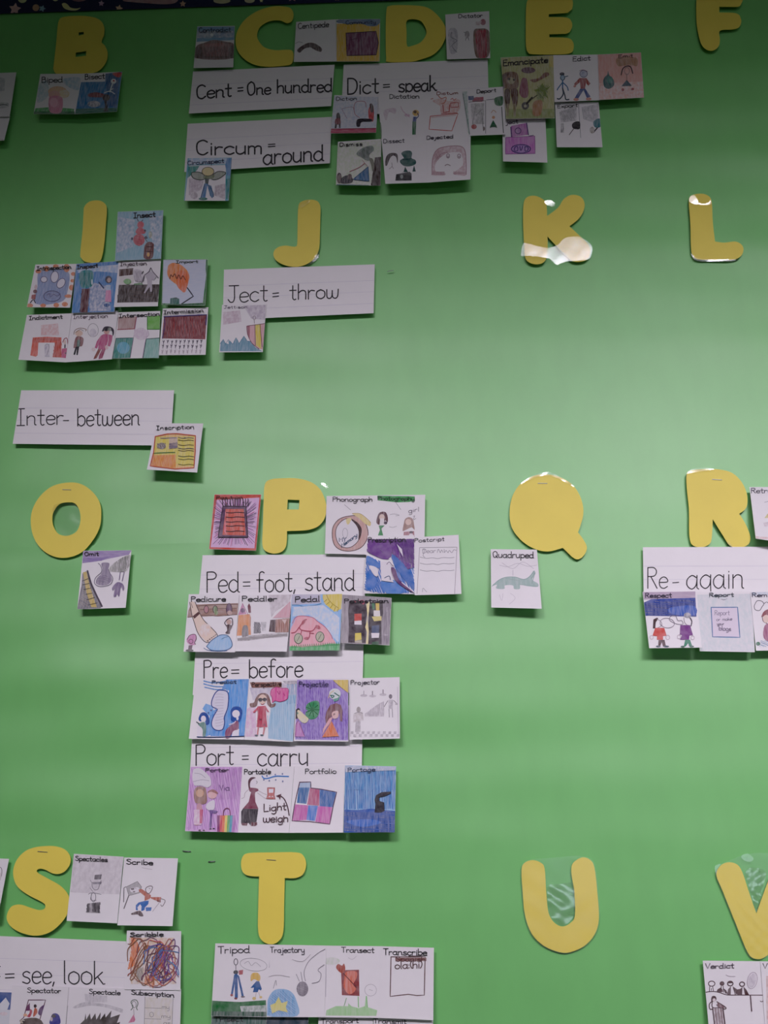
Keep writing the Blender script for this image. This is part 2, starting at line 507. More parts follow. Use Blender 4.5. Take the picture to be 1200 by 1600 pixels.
# ------------------------------------------------------------------ patterned border along the top
def border():
    global CUR
    q = [(-260, -75), (1460, -110), (1460, -28), (-260, 30)]
    s = paper('border_strip', q, 0.004, 'dark navy border strip with stars and moons along the top of the board',
              'border', None, 0.0, 0, 0, plain('navy_border', '1d2348', 0.5, 0.4, 0.1, 30))
    view(0, 0, 3)
    def star(cx, cy, r, col, rot=0):
        part('printed_star')
        p = []
        for i in range(10):
            a = math.radians(rot+36*i-90); k = r if i % 2 == 0 else r*.52
            p.append((cx+k*math.cos(a), cy+k*math.sin(a)))
        F(col, p, 'm')
    star(70, 42, 30, 'd8a8a8', 8); star(198, 40, 17, '7fa9bd', 20); star(475, 16, 15, 'b890b0', 5)
    star(558, 40, 19, 'd8b090', 12); star(857, 18, 16, 'c89a80'); star(1225, 3, 9, 'e8e0a0'); star(1370, -14, 24, 'c08a98')
    star(1580, -8, 13, 'd88a78'); star(-120, 30, 26, 'd8c080'); star(2000, -40, 30, 'd8a8a8'); star(2500, -70, 26, '7fa9bd')
    part('printed_moon')
    F('d8cf90', '290,18 305,14 318,22 332,36 360,40 378,36 360,48 325,48 300,38', 'm', True)
    part('printed_planet'); F('b88a60', EL(168, 36, 16), 'm'); part('printed_planet'); F('c8c890', EL(105, -2, 20, 16), 'm'); part('printed_planet'); F('c0c088', EL(260, -6, 14, 12), 'm')
    part('printed_planet'); F('8a5a60', EL(370, -8, 38, 16), 'm')
    part('printed_planet'); F('c0b890', EL(1040, 4, 40, 13), 'm'); part('printed_planet'); F('c8c098', EL(1170, 2, 24, 12), 'm'); part('printed_planet'); F('b09068', EL(1450, -18, 40, 14), 'm')
    part('printed_planet')
    F('a87a80', '575,0 640,-40 720,-50 800,-40 835,-8 820,14 770,20 700,16 620,10', 'm', True)
    part('printed_planet'); F('a87a80', EL(1750, -50, 60, 40), 'm')
border()

# ------------------------------------------------------------------ yellow letters
BASE_L = 0.0075
def letter(ch, v, outer, corners=(), holes=(), slots=(), staple=None, tilt=0.0, label=None, bend=None, mat=None):
    """cut-out letter; outline in zoom view v, holes smooth, slots straight-edged"""
    view(*v)
    op = pts(outer)
    loops = [tov(smooth(op, 4, True, corners))] + [tov(smooth(pts(h), 4, True)) for h in holes] + [tov(pts(h)) for h in slots]
    ys = [p[1] for p in loops[0]]; ya, yb = min(ys), max(ys)
    xs = [p[0] for p in loops[0]]
    def off(x, y):
        t = (y-ya)/(yb-ya)
        o = BASE_L + tilt*t
        if bend: o += bend(t)
        return o
    # cut into thin bands so the sheet can bend
    tri = tessellate_polygon([[Vector((a, b, 0)) for a, b in lp] for lp in loops])
    flat = [p for lp in loops for p in lp]
    vs, fs, key = [], [], {}
    def vid(p):
        k = (round(p[0], 2), round(p[1], 2))
        if k not in key:
            key[k] = len(vs); vs.append((p[0], p[1]))
        return key[k]
    NB = 10
    for t in tri:
        T3 = [flat[k] for k in t]
        a = (T3[1][0]-T3[0][0])*(T3[2][1]-T3[0][1]) - (T3[2][0]-T3[0][0])*(T3[1][1]-T3[0][1])
        if a > 0: T3.reverse()
        for b in range(NB):
            Q = _clip(T3, ya+(yb-ya)*b/NB, ya+(yb-ya)*(b+1)/NB, 1)
            if len(Q) >= 3:
                ids = []
                for p in Q:
                    k = vid(p)
                    if k not in ids: ids.append(k)
                if len(ids) >= 3: fs.append(tuple(ids))
    v3 = [P3(x, y, off(x, y)) for x, y in vs]
    n = len(v3); TH = 0.0007
    v3 += [p+Vector((0, TH, 0)) for p in v3]
    fb = [tuple(n+k for k in reversed(f)) for f in fs]
    sides = []
    m = 2*n
    for lp in loops:
        st = len(v3)
        for x, y in lp:
            p = P3(x, y, off(x, y)); v3.append(p); v3.append(p+Vector((0, TH, 0)))
        k = len(lp)
        for i in range(k):
            a, b = st+2*i, st+2*((i+1) % k)
            sides.append((a, a+1, b+1, b))
    o = mesh_obj('letter_'+ch.lower(), v3, fs+fb+sides, [mat or MAT_YEL])
    tag(o, label or 'yellow cut-out capital letter %s on the green paper' % ch, 'letter', 'yellow alphabet letters')
    if staple:
        (sx, sy, w, rot) = staple
        (sx, sy), = tov([(sx, sy)])
        c = P3(sx, sy, off(sx, sy)+0.0005)
        r = math.radians(rot)
        ux = Vector((math.cos(r), 0, -math.sin(r))); uz = Vector((math.sin(r), 0, math.cos(r)))
        hw, hh = 0.006*w, 0.00035
        vv = []
        for e in (0.0, 0.0005):
            for a, b in ((-hw, -hh), (hw, -hh), (hw, hh), (-hw, hh)):
                vv.append(c+ux*a+uz*b-Vector((0, e, 0)))
        mesh_obj('staple', vv, [(4, 5, 6, 7), (0, 1, 5, 4), (1, 2, 6, 5), (2, 3, 7, 6), (3, 0, 4, 7)], [MAT_STEEL], o)
    return o, off

def film(parent, v, outline, off, tiltx=0.0, tiltz=0.0, amp=0.0006, name='clear_film', seed=1, to=None, mat=None):
    """crinkled clear laminate around a letter; some patches are shaped as its glints"""
    view(*v)
    p = tov(smooth(pts(outline), 3, True))
    x0, x1 = min(a for a, b in p), max(a for a, b in p)
    y0, y1 = min(b for a, b in p), max(b for a, b in p)
    cx, cy = (x0+x1)/2, (y0+y1)/2
    hx = hz = 0.0
    Pc = P3(cx, cy, off)
    if to is not None:      # tilt made up so the patch mirrors a lamp as a glint
        n = ((CAM-Pc).normalized() + (Vector(to)-Pc).normalized()).normalized()
        hx, hz = -n.x/abs(n.y), -n.z/abs(n.y)
        cor = [P3(a, b, 0) for a, b in p]
        off = max(off, BASE_L+0.0008 - min(hx*(q.x-Pc.x)+hz*(q.z-Pc.z) for q in cor))
    rnd = random.Random(seed)
    ph = [(rnd.uniform(0.06, .3), rnd.uniform(-.3, .3), rnd.uniform(0, 6), rnd.uniform(.4, 1)) for _ in range(5)]
    vs, fs, key = [], [], {}
    tri = tessellate_polygon([[Vector((a, b, 0)) for a, b in p]])
    def vid(q):
        k = (round(q[0], 2), round(q[1], 2))
        if k not in key:
            key[k] = len(vs)
            h = off + tiltz*(q[1]-cy)*0.001 + tiltx*(q[0]-cx)*0.001
            w3 = P3(q[0], q[1], 0); h += hx*(w3.x-Pc.x)+hz*(w3.z-Pc.z)
            h += amp*sum(w*math.sin(a*q[0]+b*q[1]+c) for a, b, c, w in ph)/2
            vs.append(P3(q[0], q[1], max(h, BASE_L+0.0006)))
        return key[k]
    st = 4.0
    for t in tri:
        T3 = [p[k] for k in t]
        a = (T3[1][0]-T3[0][0])*(T3[2][1]-T3[0][1]) - (T3[2][0]-T3[0][0])*(T3[1][1]-T3[0][1])
        if a > 0: T3.reverse()
        for b in range(int((y1-y0)/st)+1):
            Q = _clip(T3, y0+b*st, y0+(b+1)*st, 1)
            if len(Q) < 3: continue
            for c in range(int((x1-x0)/st)+1):
                R = _clip(Q, x0+c*st, x0+(c+1)*st, 0)
                if len(R) < 3: continue
                ids = []
                for q in R:
                    k = vid(q)
                    if k not in ids: ids.append(k)
                if len(ids) >= 3: fs.append(tuple(ids))
    return mesh_obj(name, vs, fs, [mat or MAT_FILM], parent, smooth_shade=True)

CL = (0.65, -1.95, 3.0)
WN = (0.9, -5.4, 1.05)
V6 = (40, 0, 6)
o, _ = letter('B', V6, '335,165 400,152 480,148 560,150 650,165 710,200 738,260 735,330 712,392 745,430 768,490 762,560 730,620 680,665 600,692 480,700 360,700 285,690 262,650 262,620 285,420 300,250 312,195', (7,),
       slots=('497,302 545,298 545,322 497,334', '470,492 568,478 566,522 468,534'), label='yellow cut-out capital letter B above the Biped and Bisect cards')
letter('C', (280, 0, 3), '528,45 505,32 440,30 370,50 310,90 275,140 264,190 275,240 310,280 360,305 420,313 490,308 525,300 536,270 530,238 500,233 450,235 400,222 372,190 365,160 380,125 420,100 470,95 505,108 528,98 536,70', label='yellow cut-out capital letter C above the Cent strip')
letter('D', (600, 0, 3), '12,45 25,28 60,24 130,25 200,34 250,70 285,120 292,160 272,212 232,255 175,278 120,290 20,290 10,270 8,150', (), holes=('108,95 165,94 192,125 198,160 172,198 130,215 108,214 106,150',), label='yellow cut-out capital letter D above the Dict strip')
letter('E', (640, 0, 3), '548,20 560,-4 600,-14 740,-14 765,8 762,42 740,60 652,66 652,80 735,82 758,100 762,125 750,150 735,158 655,160 655,175 740,178 765,195 769,225 755,248 700,255 580,254 556,245 546,215 545,100', (5, 6, 7, 8, 12, 13, 14, 15), label='yellow cut-out capital letter E above the Emancipate card')
letter('F', (960, 0, 4.85), '622,0 640,-60 700,-90 900,-90 965,-60 975,-10 955,40 930,52 795,50 795,94 910,98 948,115 962,160 945,205 898,222 800,232 800,300 790,350 750,382 700,376 660,335 635,250 622,150', (7, 8, 9, 11), label='yellow cut-out capital letter F at the top right of the board')
letter('I', (0, 300, 3.333), '440,75 470,48 520,45 550,65 556,95 552,160 545,250 535,320 515,365 450,365 425,345 418,320 430,200 435,110', (), label='yellow cut-out capital letter I above the Inspect card')
oJ, _ = letter('J', (330, 290, 4), '545,130 565,100 610,88 660,95 682,130 682,200 680,280 676,380 662,430 630,470 580,498 530,508 470,500 415,475 390,440 395,405 425,382 465,375 500,380 530,380 538,355 540,250', (18,), label='yellow cut-out capital letter J above the Ject strip')
film(oJ, (330, 290, 4), '545,140 560,108 600,86 615,100 580,130', BASE_L+.003, 0, 0, .0005, seed=3, to=CL)
film(oJ, (330, 290, 4), '668,405 680,412 672,445 640,480 600,500 630,465', BASE_L+.003, 0, 0, .0004, seed=4, to=CL)
VK = (790, 280, 2.927)
oK, _ = letter('K', VK, '82,115 95,85 125,75 160,85 185,110 190,168 240,130 265,92 300,72 340,78 360,105 358,140 335,180 292,215 340,260 380,300 388,335 375,365 340,378 300,372 265,340 192,262 192,330 185,365 165,385 130,388 100,375 88,350 85,300 80,200', (5, 13, 21), label='yellow cut-out capital letter K with glare on its laminated foot')
film(oK, VK, '72,330 84,292 130,302 190,314 240,300 268,270 320,262 348,268 392,300 394,340 375,368 300,374 262,380 236,392 212,374 190,360 100,350 72,352', BASE_L+.003, 0, 0, .00004, seed=5, to=CL)
film(oK, VK, '178,100 205,96 225,108 222,124 200,122 182,112', BASE_L+.003, 0, 0, .0004, seed=6, to=CL)
VL = VK
oL, _ = letter('L', VL, '838,100 850,75 885,66 920,72 942,100 948,200 958,285 1000,290 1050,285 1080,300 1088,325 1075,352 1040,368 960,368 880,366 855,345 848,310 845,200', (6,), label='yellow cut-out capital letter L on the right, below F')
film(oL, VL, '838,98 846,80 862,72 872,84 882,104 874,116 852,110', BASE_L+.003, 0, 0, .0003, seed=7, to=CL)
film(oL, VL, '884,108 905,112 930,104 936,96 940,106 936,116 905,118 884,115', BASE_L+.003, 0, 0, .0003, seed=17, to=CL)
film(oL, VL, '850,338 880,362 960,366 1045,366 1045,374 960,376 875,374 852,352', BASE_L+.003, 0, 0, .0004, seed=8, to=CL)
VO = (0, 590, 3.529)
oO, _ = letter('O', VO, '380,578 450,588 510,630 550,690 558,760 548,830 510,900 455,960 385,990 310,990 240,955 190,890 170,810 178,730 220,655 290,598', (), holes=('370,688 415,695 440,740 442,800 420,850 370,872 320,860 292,810 292,750 325,700',), staple=(368, 618, 1.2, 3), label='yellow cut-out capital letter O above the Omit card')
film(oO, VO, '300,700 415,700 440,790 400,860 350,870 295,800', BASE_L+.0008, 0, 0, .0004, seed=9)
VP = (300, 730, 2.727)
oP, _ = letter('P', VP, '310,75 335,52 390,47 450,48 510,65 550,100 572,160 568,210 540,250 490,268 405,272 402,330 385,358 350,368 315,358 300,330 302,250 305,150', (10,), slots=('408,138 458,140 455,180 405,180',), label='yellow cut-out capital letter P above the Ped strip')
film(oP, VP, '550,66 565,68 580,80 578,90 566,84 552,74', BASE_L+.004, 0, 0, .0004, seed=10, to=CL)
VQ = (740, 720, 2.609)
oQ, _ = letter('Q', VQ, '300,55 360,70 410,105 440,160 447,220 426,292 450,325 462,355 450,385 425,402 400,390 364,355 300,370 240,355 190,320 155,270 147,205 160,140 195,90 245,62', (5, 11), staple=(281, 92, 1.2, 2), label='yellow cut-out capital letter Q above the Quadruped card')
film(oQ, VQ, '190,96 240,60 300,46 330,54 360,70 410,104 395,100 350,74 300,60 245,70', BASE_L+.003, 0, 0, .0004, seed=11, to=CL)
oR, _ = letter('R', VQ, '868,60 880,42 930,34 1000,35 1055,50 1095,90 1115,140 1112,190 1083,216 1110,260 1128,310 1120,340 1085,355 1045,345 1020,310 975,238 972,300 965,335 935,352 895,345 880,310 878,200 870,120', (8, 15), staple=(992, 77, 1.2, 5), label='yellow cut-out capital letter R above the Re strip')
film(oR, VQ, '868,54 885,36 930,28 980,34 930,42 885,50', BASE_L+.003, 0, 0, .0004, seed=12, to=CL)
film(oR, VQ, '1036,326 1044,334 1056,348 1046,348 1036,338', BASE_L+.003, 0, 0, .0004, seed=13, to=CL)
VS = (0, 1300, 3.529)
letter('S', VS, '240,78 300,78 355,95 385,130 388,170 365,210 330,230 290,228 245,206 212,204 205,222 260,255 330,295 372,340 385,390 372,450 330,510 270,555 200,572 130,560 70,530 40,490 40,450 65,410 110,400 160,415 210,430 242,425 250,405 230,385 170,355 110,315 80,270 73,210 95,150 140,105 190,85', (), staple=(235, 109, 1.2, 4), tilt=.003, label='yellow cut-out capital letter S left of the Spectacles card')
VT = (310, 1300, 3.077)
letter('T', VT, '245,101 350,98 470,98 505,115 518,155 505,200 470,221 415,221 412,350 408,480 385,525 350,540 310,525 288,480 288,350 292,214 240,210 212,190 205,150 215,115', (7, 15), staple=(350, 134, 1.1, 3), tilt=.002, label='yellow cut-out capital letter T above the Tripod card')
VU = (780, 1310, 2.857)
oU, _ = letter('U', VU, '100,140 115,108 150,97 185,108 203,135 210,240 220,330 245,375 280,393 315,380 338,345 335,240 322,150 330,110 370,85 405,95 425,130 438,240 445,360 425,430 380,480 320,507 270,508 200,480 145,425 115,340 105,240', (), label='yellow cut-out capital letter U with clear film between its arms')
film(oU, VU, '95,140 115,104 150,92 240,86 330,78 372,80 410,92 430,130 444,240 450,360 428,432 382,484 320,512 270,512 196,484 140,428 110,340 100,240', BASE_L+.0016, 0, 0, .00012, seed=14, mat=MAT_FILM_SOFT)
film(oU, VU, '216,215 270,205 330,200 336,260 338,330 314,372 280,390 250,374 224,330', BASE_L+.0022, 0, 0, .0005, seed=21, mat=MAT_FILM_GAP)  # second film layer, added for stronger glare between the arms
oV, _ = letter('V', VU, '970,165 985,125 1020,107 1060,115 1085,150 1115,240 1148,335 1175,260 1205,180 1235,125 1275,108 1310,130 1318,165 1275,300 1215,490 1185,530 1145,538 1110,510 1060,390 1000,240', (6,), label='yellow cut-out capital letter V at the lower right, with clear film in its notch')
film(oV, VU, '964,160 980,120 1020,102 1100,72 1200,66 1275,100 1318,130 1322,165 1280,300 1220,490 1190,534 1145,542 1105,512 1055,390 995,240', BASE_L+.0016, 0, 0, .00012, seed=15, mat=MAT_FILM_SOFT)
film(oV, VU, '1100,150 1140,130 1190,150 1180,210 1165,270 1148,330 1125,250', BASE_L+.0022, 0, 0, .0005, seed=22, mat=MAT_FILM_GAP)  # extra film layer that puts brighter glare in the notch
film(oV, VU, '1080,78 1110,68 1135,90 1120,104 1092,98', BASE_L+.0022, 0, 0, .0002, seed=23, to=(2.35, -5.4, 1.02))
film(oV, VU, '962,128 974,116 990,114 976,134 968,160', BASE_L+.0022, 0, 0, .0002, seed=24, to=(2.35, -5.4, 1.02))

# staples left in the bare paper
def loose_staple(x, y, w, rot, label, col=None):
    c = P3(x, y, 0.0040); r = math.radians(rot)
    ux = Vector((math.cos(r), 0, -math.sin(r))); uz = Vector((math.sin(r), 0, math.cos(r)))
    vv = []
    n = 7
    for i in range(n):
        t = -1+2*i/(n-1)
        h = 0.0012*(1-t*t)+0.0004
        for b, e in ((-1, 0), (0, 1), (1, 0)):
            vv.append(c+ux*t*w+uz*b*0.0006-Vector((0, h+e*0.0006, 0)))
    f = []
    for i in range(n-1):
        for k in (0, 1):
            a = 3*i+k; f.append((a, a+3, a+4, a+1))
    o = mesh_obj('staple', vv, f, [MAT_STEEL], smooth_shade=True)
    tag(o, label, 'staple', 'staples in the bare green paper')
loose_staple(610, 424, 0.0055, -8, 'small shiny staple in the green paper right of the Ject strip')
loose_staple(292, 1330, 0.006, 3, 'staple in the green paper right of the Scribe card')
loose_staple(331, 1346, 0.005, -6, 'staple in the green paper left of the letter T')

# ------------------------------------------------------------------ white word strips
SG = 'white root-word strips'
def strip(q, label, off=0.0090):
    s = paper('word_strip', q, off, label, 'sign', SG, 0.0015, 0, 0, MAT_STRIP)
    part('ruled_line')
    view(0, 0, 1)
    for v, c in ((0.33, 'd2ccdc'), (0.56, 'd8d2e0'), (0.80, 'd2ccdc')):
        L(c, 0.5, [s.px(0.0, v), s.px(0.5, v), s.px(1.0, v)], 'i', sm=False, cap=False)
    part('lettering')
    return s
W = 1.9
view(280, 0, 3)
strip(Q4(65,335, 728,303, 712,497, 45,532), 'white strip lettered Cent = One hundred')
view(280, 0, 3)
T('Cent', 80,465, 245,452, 64, W+.5); T('=', 275,438, 298,436, 50, W); T('One', 318,447, 428,441, 62, W+.4, xr=.5); T('hundred', 457,437, 716,430, 62, W+.4)
strip(Q4(40,580, 715,548, 706,765, 24,806), 'white strip lettered Circum = around')
view(280, 0, 3)
T('Circum', 78,727, 388,720, 68, W+.5); T('=', 418,696, 448,694, 36, W-.3); T('around', 392,772, 675,752, 74, W+.5, xr=.62)
strip([(537, 101), (762, 92.5), (764, 172), (533, 180)], 'white strip lettered Dict = speak')
view(280, 0, 3)
T('Dict', 786,443, 935,436, 74, W+.4); T('=', 957,418, 985,416, 40, W-.2); T('speak', 1026,433, 1205,425, 72, W+.5, xr=.52)
view(330, 290, 4)
strip(Q4(80,525, 1022,492, 1015,797, 72,840), 'white strip lettered Ject = throw')
view(330, 290, 4)
T('Ject', 106,732, 352,722, 104, W-.1, xr=.6); T('=', 385,710, 420,706, 78, W-.2, xr=.5); T('throw', 488,714, 795,702, 96, W-.1, xr=.58)
view(0, 590, 3.529)
strip(Q4(117,70, 960,70, 940,375, 70,365), 'white strip lettered Inter - between')
view(0, 590, 3.529)
T('Inter', 92,264, 350,258, 92, W-.2); T('-', 350,260, 376,260, 62, W-.4); T('between', 424,268, 768,260, 94, W-.1, xr=.6)
strip([(316.5, 867.5), (573, 866), (569, 958), (308, 962)], 'white strip lettered Ped = foot, stand')
view(300, 730, 2.727)
T('Ped', 60,534, 200,532, 86, W, xr=.62); T('=', 218,520, 246,519, 60, W-.4); T('foot,', 274,532, 440,529, 86, W, xr=.6); T('stand', 478,527, 692,524, 86, W, xr=.62)
strip([(308, 975), (569, 972), (566, 1082), (301, 1086)], 'white strip lettered Pre = before')
view(270, 1030, 3.158)
T('Pre', 150,94, 268,90, 86, W+.1, xr=.6); T('=', 290,84, 325,83, 64, W-.3, xr=.5); T('before', 374,93, 640,88, 90, W+.1, xr=.6)
strip([(303, 1105), (567, 1102), (565, 1215), (296, 1218)], 'white strip lettered Port = carry')
view(270, 1030, 3.158)
T('Port', 110,525, 300,521, 100, W+.1, xr=.56); T('=', 343,508, 372,507, 66, W-.3, xr=.5); T('carry', 416,527, 668,526, 100, W+.1, xr=.6)
strip([(1004.5, 855), (1265, 854), (1272, 945), (1006, 945)], 'white strip lettered Re - again')
view(740, 720, 2.609)
T('Re', 706,520, 790,520, 84, W-.3, xr=.55); T('-', 812,522, 834,520, 66, W-.4); T('again', 866,522, 1100,520, 84, W-.3, xr=.66)
strip([(-62, 1460), (197, 1471), (200, 1572), (-68, 1566)], 'white strip lettered see, look below the letter S')
view(0, 1300, 3.529)
T('t', -40,800, 2,800, 100, W); T('=', 30,820, 76,818, 78, W, xr=.5); T('see,', 118,836, 300,838, 125, W+.1, xr=.53); T('look', 345,836, 575,840, 126, W+.1, xr=.55)

# ------------------------------------------------------------------ pupils' drawing cards
CG = 'hand-drawn vocabulary cards'
BASE_C = 0.0120
BK, GY, NV_, BL, SK, TL, GN, DG, RD, OR, BR, DB, PU, PK, YE, FL = ('1d181f', '8d8890', '1f3f8c', '2f6cb4', '7db4e2', '3c9a98', '4aa35a', '246a3c',
    'c23a34', 'e27c48', '7a4a38', '3a2622', '7d58ac', 'dc7ca8', 'e6cf5c', 'e8c6b0')
def card(view_q, what, curl=0.008, layer=0, side=0.0, paperc=None, tall=False):
    if len(view_q) == 4: q = view_q
    else: q = Q4(*view_q)
    s = paper('drawing_card', q, BASE_C+0.0013*layer, what, 'card', CG, curl, side, 0.0)
    return s
def title(txt, *a, **k):
    part('title_lettering'); T(txt, *a, **k)
def bg(col, m='v', p=None):
    """crayon over the whole card"""
    global VW
    if p is None:
        o, VW = VW, (0, 0, 1)
        F(col, [CUR.px(u, v) for u, v in ((0, 0), (1, 0), (1, 1), (0, 1))], m); VW = o
    else:
        F(col, [CUR.px(*t) for t in pts(p)], m, raw=True)
def uvF(col, p, m='v'): F(col, [CUR.px(*t) for t in pts(p)], m, raw=True)

# --- top left
view(40, 0, 6)
card((-420,690, -87,678, -150,1092, -520,1100), 'plain white card at the left edge, upper of two near the letter B', .004)
view(0, 100, 11.43)
part('drawing'); F('9aa0a4', '-40,700 60,690 150,700 150,760 40,790 -40,780', 'p', True); L('4a4e58', 1.2, '-30,740 60,725 130,735')
F('aab0b8', '-200,200 90,260 80,480 -200,500', 'p')
card([(-70,181), (16,181), (6.5,219.5), (-78,223)], 'plain white card at the left edge, lower of two beside the Biped card', .006)
part('drawing'); F('b8a8a0', '0,1330 50,1340 60,1380 0,1380', 'p')
view(40, 0, 6)
card((138,693, 526,690, 462,1070, 75,1068), 'card titled Biped, pink figure on green grass', .008, 0)
view(40, 0, 6)
part('drawing')
F('8fb8d0', '350,740 510,730 500,840 430,830 370,790', 'p', True)
F('9cc0cc', '120,800 200,760 210,900 110,960', 'p', True)
F(GN, '90,1015 220,1005 330,1010 455,1020 450,1085 75,1085', 'v'); F(DG, '75,1045 460,1045 460,1080 75,1085', 'h')
F('e3b48c', EL(300, 860, 90, 52), 'v'); F('e0c070', EL(360, 880, 50, 40), 'p'); F('e0a8a0', EL(270, 890, 55, 40), 'v')
F('d98aa6', '230,905 330,905 350,960 330,1055 235,1055 215,980', 'v', True); F('e8a8c0', EL(265, 960, 40, 45), 'v'); F('c87a98', '225,960 240,1040 225,1040 212,970', 'v')
title('Biped', 150,775, 345,770, 52, 1.2)
card((526,690, 905,672, 855,1046, 462,1070), 'card titled Bisect, dark figures on a blue sky', .008, 1)
view(40, 0, 6)
part('drawing')
F('2676ae', '520,770 745,765 750,690 905,672 855,1046 462,1070', 'v'); F('1f5a90', '750,690 880,690 850,1000 770,1000', 'v')
F('1a6a5a', '470,1020 860,1010 855,1060 462,1075', 'h')
F(RD, '815,685 895,680 900,700 880,725 840,715', 'v', True)
F('e8e8e8', EL(825, 762, 26, 24), 'i'); F(RD, EL(826, 757, 8), 'i'); L('d8dce0', 2, '815,785 800,830 790,860'); L('d8dce0', 1.6, '740,870 790,855 835,880'); L('d8dce0', 1.2, '790,850 820,830')
F('7a2a34', '590,880 660,865 740,885 735,910 640,912 590,905', 'v', True); F('3a2a2c', EL(755, 915, 36, 32), 'v'); F('2a2a30', '735,940 760,935 775,1045 730,1045 745,990', 'v'); F('1c3a60', EL(640, 975, 60, 30), 'p')
title('Bisect', 555,745, 742,735, 48, 1.2)
# --- C row
view(280, 20, 3.529)
card((100,75, 306,72, 298,300, 79,304), 'card titled Contradict left of the letter C, brown and blue pencil crowd', .006)
view(280, 20, 3.529)
part('drawing')
F('7aa4c8', '100,78 306,75 302,150 96,160', 'h'); F('5c8ab8', '100,100 300,100 300,135 98,140', 'p')
F('8a6a6a', '95,185 140,165 190,150 260,160 302,175 298,250 90,250', 'v', True); F('a87070', '140,170 250,165 240,240 150,245', 'v'); 
HT('5a4a4c', '90,190 300,180 298,250 88,248', 4, .7, 90); F('e8e8f0', EL(180, 122, 9), 'i'); HT('b08488', '120,175 280,170 270,240 130,240', 5, .6, 80)
title('Contradict', 108,108, 285,104, 26, 1.0, '22304c')
view(280, 20, 3.529)
card((645,50, 864,36, 866,268, 632,270), 'card titled Centipede, brown arched centipede', .004, 0)
view(280, 20, 3.529)
part('drawing')
F('5a3836', '650,205 680,180 715,165 750,170 785,195 782,215 755,208 722,190 690,198 665,220', 'v', True); HT('3a2224', '650,205 680,180 715,165 750,170 785,195 782,215 755,208 722,190 690,198 665,220', 4, .7, 70)
L(GY, .6, '640,170 660,160 680,165', 'i')
title('Centipede', 655,88, 825,76, 30, 1.0)
card((866,36, 1108,34, 1105,268, 866,268), 'card titled Community, maroon square on yellow', .004, 1)
view(280, 20, 3.529)
part('drawing')
F('e2b93c', '868,60 1104,60 1104,268 868,268', 'v'); F('6c86a8', '905,36 1106,34 1100,62 1080,74 1040,72 1000,60 905,60', 'h', True); F('5a7496', EL(888, 47, 22, 10), 'h')
F('73305a', '920,112 1085,102 1098,165 1086,232 925,236', 'v'); L('3a1c40', 1.2, '920,112 1085,102 1098,165 1086,232 925,236', sm=False, close=True); L('4a2048', .8, '1000,110 1008,232'); L('4a2048', .7, '940,150 985,140')
title('Community', 918,62, 1084,56, 24, 1.0, '1c2848')
# --- circumspect
view(280, 240, 8.571)
card((112,60, 705,52, 662,632, 62,630), 'card titled Circumspect, winged figure below the Circum strip', .006, 0)
view(280, 240, 8.571)
part('drawing')
F('5aa8c0', '110,60 705,52 662,632 615,632 625,150 130,160 75,630 62,630', 'v'); F('2f9088', '120,170 270,165 240,220 110,330', 'v'); F('2f8a8c', '625,340 690,330 665,600 625,610', 'v'); F('5a8cc0', '600,60 700,60 700,300 640,290', 'v'); F('7ab0d8', '130,60 640,60 620,140 120,150', 'p')
F('a894a8', '130,330 330,350 300,480 130,560', 'p'); F('9a8a98', EL(200, 560, 50, 50), 'p'); F('a08c9c', '480,430 620,400 610,610 470,560', 'p')
for p in ('170,255 270,250 330,285 340,340 260,350 180,320', '450,290 520,240 615,250 610,280 520,340 440,345'):
    F('9aa094', p, 'v', True); L('3c443c', 1.2, p, close=True)
F('6a7a52', '330,300 470,290 440,335 340,335', 'v', True)
F('d9c890', EL(385, 240, 80, 58), 'v'); L('5a5040', .9, EL(385, 240, 80, 58), close=True)
F('3a4a48', '345,330 400,335 385,410 345,405', 'v'); F('3f78ac', '335,400 380,405 350,590 285,590', 'v'); F('46749c', '375,410 430,430 465,570 440,600 410,560', 'v'); F('3c7c74', EL(320, 605, 60, 18), 'v'); L('2a3c58', .8, '345,410 320,500 290,590'); L('2a3c58', .8, '400,430 455,520 460,580')
title('Circumspect', 112,128, 598,92, 66, 1.1, '1a2c50')
# --- D row cards
view(640, 0, 3)
card((167,68, 373,52, 378,272, 175,278), 'card titled Dictator right of the letter D, red robe', .004)
view(690, 10, 3.75)
part('drawing')
F('a8a4b0', '40,140 90,140 90,260 50,270', 'p', True); L('6a6a78', .8, '60,150 55,180 90,200 60,230 90,270'); L('6a6a78', .8, '130,150 150,165 160,200 150,170 140,200'); F('70646c', EL(150, 165, 14, 22), 'p')
F('a05a68', EL(243, 92, 16, 18), 'v'); F('b08490', '200,90 235,85 225,110 200,110', 'p')
F('7a5a4c', '188,145 225,130 268,135 285,180 275,290 215,305 192,260', 'v', True); F('a83244', '200,150 240,140 262,150 262,290 220,300 205,240', 'v', True)
HT('5a2830', '200,150 262,150 262,290 215,300', 8, .8, 85); L('c08a8a', 1, '228,150 240,220 238,280')
title('Dictator', 98,66, 240,60, 26, 1.0)
view(500, 130, 5)
card((112,94, 455,92, 438,386, 82,392), 'card titled Diction, red figure seated on a red floor', .012, 1)
view(500, 130, 5)
part('drawing')
F('b4c0d8', '110,98 455,108 440,350 85,352', 'p'); F('b8305a', '82,356 440,350 438,388 80,394', 'h'); L('8a2040', 1, '84,358 438,352')
F('2c1c28', '130,240 148,232 158,260 155,300 130,290', 'v', True); F('7a2a3c', '122,280 155,275 160,320 118,318', 'v', True); F('2a1a22', '118,318 134,318 128,352 114,352'); F('2a1a22', '145,318 160,316 160,350 150,350')
F('c03a40', '378,208 400,170 418,185 420,270 412,300 384,282', 'v', True); F('402028', '388,170 402,158 416,180 416,225 396,222', 'v', True)
F('221a28', '290,285 340,276 404,282 400,300 325,305 312,338 286,336', 'i', True)
